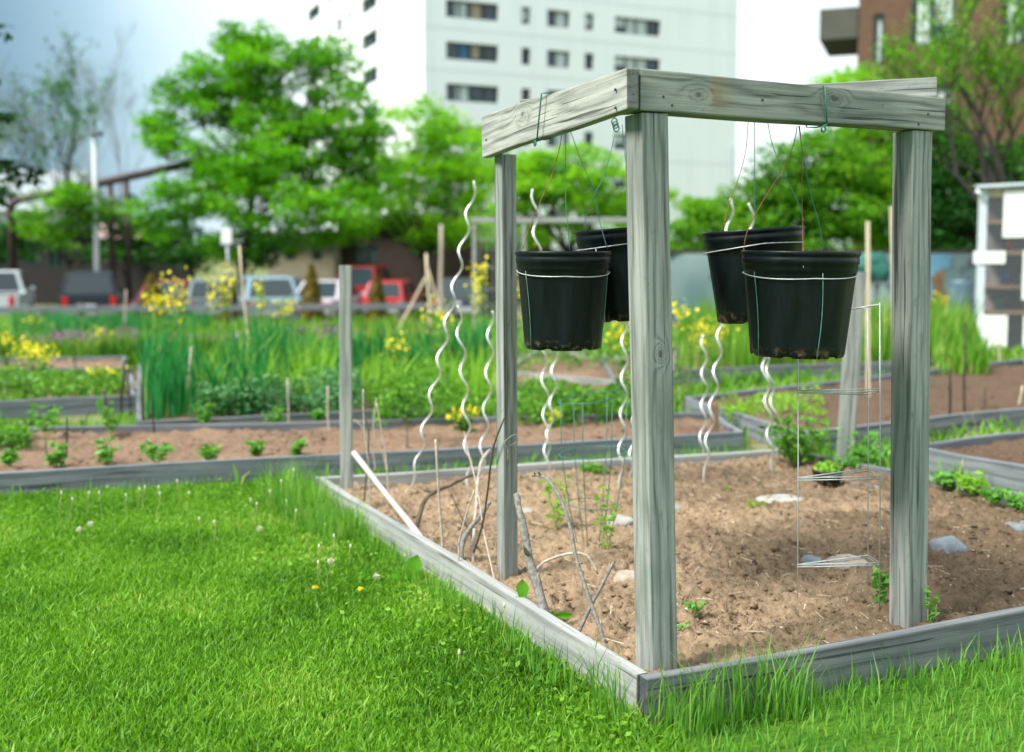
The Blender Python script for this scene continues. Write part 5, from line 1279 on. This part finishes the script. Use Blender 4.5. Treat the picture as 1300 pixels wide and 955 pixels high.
ww = empty('painted_wall', (a.x, a.y, gz(dW)+LAWN)); tag(ww, 'pale teal wall with dark painted scrawls behind the bucket frame', 'wall')
zq = gz(dW)+LAWN-.1
MB().add([(a.x, a.y, zq), (b.x, b.y, zq), (b.x, b.y+.3, zq), (a.x, a.y+.3, zq), (a.x, a.y, a.z), (b.x, b.y, a.z), (b.x, b.y+.3, a.z), (a.x, a.y+.3, a.z)], [(0,3,2,1),(4,5,6,7),(0,1,5,4),(1,2,6,5),(2,3,7,6),(3,0,4,7)]).build('wall_panel', muralmat(), ww)
MB().box((a.x-.05, a.y-.08, a.z+.003), (b.x, a.y+.35, a.z+.08)).build('coping', M['steel'], ww)
# barrel
bb = P(1222, 300, 22); bb.z = gz(22)+LAWN; root = empty('barrel', bb); tag(root, 'blue-grey plastic barrel beside the cabinet', 'barrel'); s = bb.y/F; rb_ = 15*s; hb = 1.22
prof = []
for i in range(25):
    t_ = i/24; prof.append((rb_*(.94 + .06*math.sin(math.pi*t_) + (.02 if i in (7, 8, 16, 17) else 0)), hb*t_))
MB().lathe([(rb_*.5, 0)] + prof + [(rb_*.85, hb), (rb_*.84, hb-.02), (rb_*.1, hb-.02)], 28, Matrix.Translation(bb)).build('body', plain('barrel_plastic', (.10, .16, .22), .4), root, smooth=True)
MB().lathe([(.04, hb-.01), (.05, hb+.02), (.01, hb+.02)], 12, Matrix.Translation(bb + Vector((rb_*.5, -.05, 0)))).build('cap', M['pot'], root)
# planks leaning on the wall
o = stake('dark brown plank leaning by the barrel', (1206, 425), (1186, 350), 11, M['brownwood'], name='plank', group='leaning planks', d=23)
o = stake('second darker plank leaning left of the first', (1184, 425), (1192, 345), 10, M['brownwood'], name='plank', group='leaning planks', d=23.4)
# potting table with green tarpaulin bundle
tb = P(1112, 300, 21); tb.z = gz(21)+LAWN; root = empty('potting_table', tb); tag(root, 'grey wooden potting table behind the front right bucket', 'table'); s = tb.y/F; w_ = 42*s; ht = 1.12
timber('tabletop', (tb.x-w_, tb.y, tb.z+ht), (tb.x+w_, tb.y, tb.z+ht), .8, .05, M['board'], root)
for sx in (-.9, -.1, .9):
    for sy in (-.3, .3): timber('leg', (tb.x+w_*sx, tb.y+sy, tb.z), (tb.x+w_*sx+.001, tb.y+sy, tb.z+ht-.003), .07, .07, M['board'], root, bevel=0)
timber('shelf', (tb.x-w_*.85, tb.y, tb.z+ht*.4), (tb.x+w_*.85, tb.y, tb.z+ht*.4), .5, .03, M['board'], root)
bm = bmesh.new(); bmesh.ops.create_icosphere(bm, subdivisions=4, radius=1)
for v in bm.verts: k = 1 + .25*noise.noise(v.co*1.7) + .06*noise.noise(v.co*6); v.co = Vector((v.co.x*.42*k, v.co.y*.3*k, max(-.55, v.co.z)*.36*k))
me = bpy.data.meshes.new('mesh'); bm.to_mesh(me); bm.free()
o = link('tarpaulin', me, plain('tarp_green', (.015, .12, .09), .5), smooth=True, loc=(tb.x-.1, tb.y, tb.z+ht+.05+.2)); tag(o, 'dark green tarpaulin bundle on the potting table', 'tarpaulin')
# the glazed shelving cabinet / cold frame
def cabinet():
    f0 = G(1243, 450, LAWN); d = f0.y; s = d/F; zt0 = P(1240, 240, d).z; zt1 = P(1300, 234, d).z
    Wc = 1.25; root = empty('greenhouse_cabinet', f0); tag(root, 'tall plastic-glazed shelving cabinet patched with white panels at the right', 'cabinet')
    pale = M['stake']; x0 = f0.x; z0 = f0.z; H = zt0 - z0; D_c = .7
    pw = plain('cabinet_timber', (.50, .42, .30), .7, var=.25, scale=8); pg = plain('cabinet_post_paint', (.55, .64, .68), .6, var=.12, scale=6)
    for x in (x0, x0+Wc):
        for y in (d, d+D_c): MB().box((x-.04, y-.03, z0), (x+.04, y+.03, z0+H)).build('post', pg, root, bevel=.005)
    MB().box((x0+.042, d-.028, z0+H-.12), (x0+Wc-.042, d+.022, z0+H)).build('lintel', pw, root, bevel=.004)
    MB().add([(x0-.10, d-.12, z0+H+.01), (x0+Wc+.1, d-.12, z0+H+.06), (x0+Wc+.1, d+D_c+.1, z0+H+.12), (x0-.10, d+D_c+.1, z0+H+.07)] + [(x0-.10, d-.12, z0+H+.04), (x0+Wc+.1, d-.12, z0+H+.09), (x0+Wc+.1, d+D_c+.1, z0+H+.15), (x0-.10, d+D_c+.1, z0+H+.10)], [(0,3,2,1),(4,5,6,7),(0,1,5,4),(1,2,6,5),(2,3,7,6),(3,0,4,7)]).build('roof', pg, root)
    for py in (282, 321, 364, 396): 
        z = P(0, py, d).z; MB().box((x0+.045, d+.04, z-.02), (x0+Wc-.045, d+D_c-.04, z+.02)).build('shelf', M['brownwood'], root, bevel=.004)
        MB().box((x0+.042, d-.024, z-.025), (x0+Wc-.042, d+.018, z+.025)).build('rail', M['brownwood'], root, bevel=.003)
    MB().box((x0+.03, d+D_c-.02, z0), (x0+Wc-.03, d+D_c+.01, z0+H-.01)).build('back_panel', plain('cabinet_back', (.16, .14, .15), .8, var=.4, scale=4), root)
    m, nt, b = new_mat('plastic_film'); b.inputs['Base Color'].default_value = (.42, .46, .52, 1); b.inputs['Roughness'].default_value = .25; b.inputs['Alpha'].default_value = .07
    tc = nt.nodes.new('ShaderNodeTexCoord'); fq = noise_n(nt, tc.outputs['Object'], 5, 5, .6); bump(nt, b, fq, .3, .02)
    MB().box((x0+.043, d-.034, z0+.05), (x0+Wc-.043, d-.030, z0+H-.13)).build('film', m, root)
    def panel(xa, xb, ya, yb):
        pa, pb = P(xa, ya, d-.04), P(xb, yb, d-.04); MB().box((pa.x, d-.052, pb.z), (pb.x, d-.037, pa.z)).build('white_panel', M['white'], root, bevel=.003)
    panel(1274, 1298, 242, 302); panel(1238, 1275, 319, 335); panel(1237, 1276, 400, 450); panel(1296, 1322, 318, 380); panel(1296, 1322, 400, 448)
    cols = [(.35, .03, .03), (.10, .15, .5), (.5, .5, .48), (.2, .1, .05), (.05, .2, .25), (.55, .35, .2)]
    for i, (sh, fx, rr) in enumerate(((321, .3, .05), (364, .25, .06), (364, .45, .05), (364, .62, .055), (396, .2, .06), (396, .5, .07), (396, .72, .06), (282, .3, .05), (321, .65, .06))):
        z = P(0, sh, d).z + .02; p = Vector((x0 + Wc*fx, d + .25, z)); r0 = empty('flower_pot', p)
        MB().lathe([(rr*.75, 0), (rr, .12), (rr*1.12, .12), (rr*1.12, .15), (rr*1.0, .15), (rr*.9, .12), (rr*.2, .12)], 18, Matrix.Translation(p)).build('pot_body', plain('pot_paint_%d' % i, cols[i % 6], .6), r0, smooth=True)
        nm = ['red', 'blue', 'grey', 'brown', 'teal', 'tan'][i % 6]; lv = {282: 'top', 321: 'second', 364: 'third', 396: 'lowest'}[sh]
        r0.location = f0 + Matrix.Rotation(R(-20), 3, 'Z') @ (p - f0); r0.rotation_euler[2] = R(-20)
        tag(r0, f'{nm} flower pot on the {lv} shelf of the glazed cabinet', 'flower pot', 'pots on the cabinet shelves')
        LF().leaves(np.array(p) + np.array([0, 0, .17]) + rng.normal(size=(30, 3))*rr*.5, .05, .5).build('leaves', M['tree_deep'], r0)
    MB().tube([(x0-.12, d-.10, z0+H-.02), (x0-.03, d-.10, z0+H-.10)], .025, 8).build('lamp', M['white'], root, smooth=True)
    root.rotation_euler[2] = R(-20)
cabinet()
# arbour frame behind the thin post
da = 20; a = P(602, 283, da); b = P(800, 286, da); zb0 = gz(da)+LAWN; root = empty('garden_arbour', (a.x, da, zb0)); tag(root, 'weathered white arbour frame with wires, behind the thin left post', 'arbour')
for p in (a, P(665, 283, da), b): MB().box((p.x-.035, p.y-.035, zb0), (p.x+.035, p.y+.035, a.z)).build('post', M['board_pale'], root)
MB().box((a.x-.06, da-.05, a.z+.002), (b.x+.06, da+.05, a.z+.09)).build('beam', M['board_pale'], root, bevel=.006)
for i in range(1, 8): x = a.x + (P(665, 0, da).x-a.x)*i/8; MB().tube([(x, da, a.z), (x, da, zb0)], .006, 4).build('wire', M['wire_steel'], root)
for z in (.3, .8, 1.2): MB().tube([(a.x, da-.01, a.z-z), (P(665, 0, da).x, da-.01, a.z-z)], .006, 4).build('wire', M['wire_steel'], root)

# ---------------------------------------------------------------- trees
TG = 'trees beyond the car park'
tree('spreading_tree', 'largest tree, tall layered bright green crown at upper left', (300, None), 44, [(318, 40, 30, 28), (290, 80, 62, 38), (360, 85, 60, 40), (235, 130, 48, 34), (415, 80, 44, 36), (300, 140, 70, 36, 2), (385, 150, 60, 38), (440, 125, 45, 34), (225, 185, 50, 34), (320, 205, 75, 40, -1), (400, 210, 70, 44), (460, 180, 38, 40), (250, 245, 62, 38, -2), (340, 265, 80, 38, -2), (430, 265, 60, 36, -1), (205, 285, 45, 28, -2), (280, 120, 60, 40), (350, 170, 70, 40), (200, 155, 30, 24), (470, 225, 50, 40), (290, 235, 60, 40), (380, 300, 60, 24), (300, 310, 50, 20)], M['tree_main'], M['bark_dark'], n_clump=27, per=95, leaf=.20, clump=.56, trunk_r=.17, group=TG, fork=(325, 230), flat=.35)
tree('lime_tree', 'mid-height bright tree below the white block corner', (540, None), 49, [(520, 165, 55, 38), (570, 185, 48, 36), (490, 215, 50, 38), (545, 225, 60, 40), (595, 225, 45, 45), (520, 265, 60, 38), (590, 270, 50, 34), (470, 265, 45, 34), (450, 160, 30, 26), (620, 180, 30, 26), (550, 290, 60, 26)], M['tree_lime'], M['bark_dark'], n_clump=28, per=90, leaf=.21, clump=.62, trunk_r=.14, group=TG, flat=.35)
tree('lime_tree', 'yellow-green tree seen between the thin post and the near post', (715, None), 46, [(690, 215, 40, 34), (745, 215, 42, 34), (780, 240, 40, 40), (700, 260, 60, 36), (760, 275, 50, 34), (660, 250, 36, 40), (640, 210, 26, 26), (820, 265, 34, 34)], M['tree_lime'], M['bark_dark'], n_clump=34, per=90, leaf=.21, clump=.6, trunk_r=.16, group=TG, flat=.5)
tree('hedge_tree', 'dense green bush right of the near post below the white block', (900, None), 32, [(880, 275, 40, 28), (925, 268, 40, 26), (870, 305, 50, 22), (940, 300, 50, 28), (900, 330, 60, 16)], M['tree_mid'], M['bark_dark'], n_clump=50, per=110, leaf=.14, clump=.45, trunk_r=.12, group='bushes behind the painted wall', cat='bush')
tree('hedge_tree', 'tall dense bush behind the front right bucket wires', (1010, None), 31, [(1000, 225, 50, 36), (1050, 205, 50, 44), (1000, 275, 50, 34), (1060, 270, 60, 40), (965, 245, 22, 30), (1000, 315, 60, 20), (960, 285, 40, 26)], M['tree_mid'], M['bark_dark'], n_clump=50, per=110, leaf=.14, clump=.45, trunk_r=.14, group='bushes behind the painted wall', cat='bush')
tree('hedge_tree', 'lighter bush rising just above the front beam', (1090, None), 33, [(1070, 112, 44, 24), (1110, 150, 50, 40), (1110, 215, 56, 50), (1130, 270, 56, 40), (1100, 310, 60, 20), (1160, 200, 44, 40)], M['tree_lime'], M['bark_dark'], n_clump=46, per=110, leaf=.14, clump=.5, trunk_r=.14, group='bushes behind the painted wall', cat='bush')
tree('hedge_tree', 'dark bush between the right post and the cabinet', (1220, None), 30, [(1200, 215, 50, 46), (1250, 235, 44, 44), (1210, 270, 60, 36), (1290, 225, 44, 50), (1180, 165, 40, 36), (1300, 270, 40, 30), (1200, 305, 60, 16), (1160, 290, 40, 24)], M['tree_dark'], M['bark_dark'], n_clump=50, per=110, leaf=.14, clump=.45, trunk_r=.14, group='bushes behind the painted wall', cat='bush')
branchy('leafing_tree', 'open dark-branched tree just leafing out in front of the brick wall', 1290, 430, 22, M['bark_dark'], r0=.15, depth=6, leafm=M['tree_mid'], leafn=9000, leaf=.085, lean=(-.04, 0), angle=.50, seed=5, first=.36)
branchy('slender_tree', 'slender sparse-leaved tree left of the bare one', 100, 245, 56, M['bark_dark'], r0=.13, depth=5, leafm=M['tree_blue'], leafn=1500, leaf=.24, lean=(-.12, 0), angle=.34, seed=11, group=TG, first=.42)
branchy('bare_tree', 'bare pale-grey tree beside the big green tree', 158, 300, 58, M['bark_bare'], r0=.12, depth=6, angle=.30, seed=3, group=TG, first=.36)
branchy('bare_tree', 'bare grey tree near the left edge', 12, 270, 58, M['bark_bare'], r0=.11, depth=6, angle=.34, seed=8, group=TG, first=.36)
UG = 'shrubs along the far side of the car park'
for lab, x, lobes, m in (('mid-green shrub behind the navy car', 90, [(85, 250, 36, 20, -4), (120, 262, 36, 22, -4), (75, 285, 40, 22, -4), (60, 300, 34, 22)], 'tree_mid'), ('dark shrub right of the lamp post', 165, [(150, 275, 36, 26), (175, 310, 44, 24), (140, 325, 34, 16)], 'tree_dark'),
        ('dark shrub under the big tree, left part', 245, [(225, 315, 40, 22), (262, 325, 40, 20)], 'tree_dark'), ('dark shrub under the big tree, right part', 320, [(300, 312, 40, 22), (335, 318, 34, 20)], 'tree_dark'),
        ('dark low shrub at the far left', 20, [(0, 300, 36, 22), (20, 325, 40, 16)], 'tree_dark'), ('green shrub at the corner of the brown building', 450, [(440, 290, 34, 18)], 'tree_mid'), ('green shrub behind the arbour', 640, [(620, 290, 40, 22), (660, 300, 40, 20)], 'tree_lime')):
    tree('shrub', lab, (x, None), 47, lobes, M[m], M['bark_dark'], n_clump=40, per=80, leaf=.22, clump=.6, trunk_r=.08, group=UG, cat='shrub')
# chestnut branches reaching in from a tree beyond the left edge
def chestnut():
    d = 13; B = Vector((P(-190, 300, d).x, d, LAWN)); root = empty('chestnut_tree', B); tag(root, 'dark broad-leaved tree whose drooping branch tips enter at the left edge', 'tree')
    mb = MB(); lf = LF(); crown = B + Vector((0, 0, 2.0)); mb.tube(wob(B, B + Vector((0, 0, 4.2)), 5, .03), [.2, .18, .16, .14, .11, .06], 9)
    tips = [(55, 212), (30, 205), (40, 225), (10, 215), (0, 240), (15, 250), (2, 190), (5, 35), (-8, 60), (0, 100), (8, 148), (-5, 165), (-10, 275), (-30, 40), (-40, 120), (-50, 200), (-20, 290), (-70, 60), (-90, 150), (-90, 250)]
    for (x, y) in tips:
        t_ = P(x, y, d + random.uniform(-.5, .5)); st_ = crown + Vector((0, 0, max(0, (300-y)/300*1.8))); br = wob(st_, t_, 5, .06); mb.tube(br, [.045, .035, .028, .02, .012, .006], 5)
        for j in range(9):
            c_ = br[-1].lerp(br[-2], random.uniform(0, 1.0)) + Vector((random.uniform(-.12, .12), random.uniform(-.12, .12), random.uniform(-.08, .06)))
            n_ = 7; u_ = unit(n_); u_[:, 2] = -np.abs(u_[:, 2])*.7
            C = np.array(c_) + u_*.075; a_ = u_ / np.linalg.norm(u_, axis=1, keepdims=True)
            b_ = np.cross(a_, np.array([0, 0, 1.0])); b_ /= np.linalg.norm(b_, axis=1, keepdims=True)+1e-6; s_ = .16
            v = np.stack([C - a_*s_*.5, C + b_*s_*.2 + a_*s_*.1, C + a_*s_*.5, C - b_*s_*.2 + a_*s_*.1], 1).reshape(-1, 3)
            lf.v.append(v); lf.q.append(np.arange(n_)[:, None]*4 + np.array([[0, 1, 2, 3]]) + lf.n); lf.n += len(v)
    mb.build('trunk', M['bark_dark'], root, smooth=True); lf.build('crown', M['tree_deep'], root)
chestnut()
bpy.context.view_layer.update()
print('faces', sum(len(o.data.polygons) for o in scene.objects if o.type == 'MESH'))
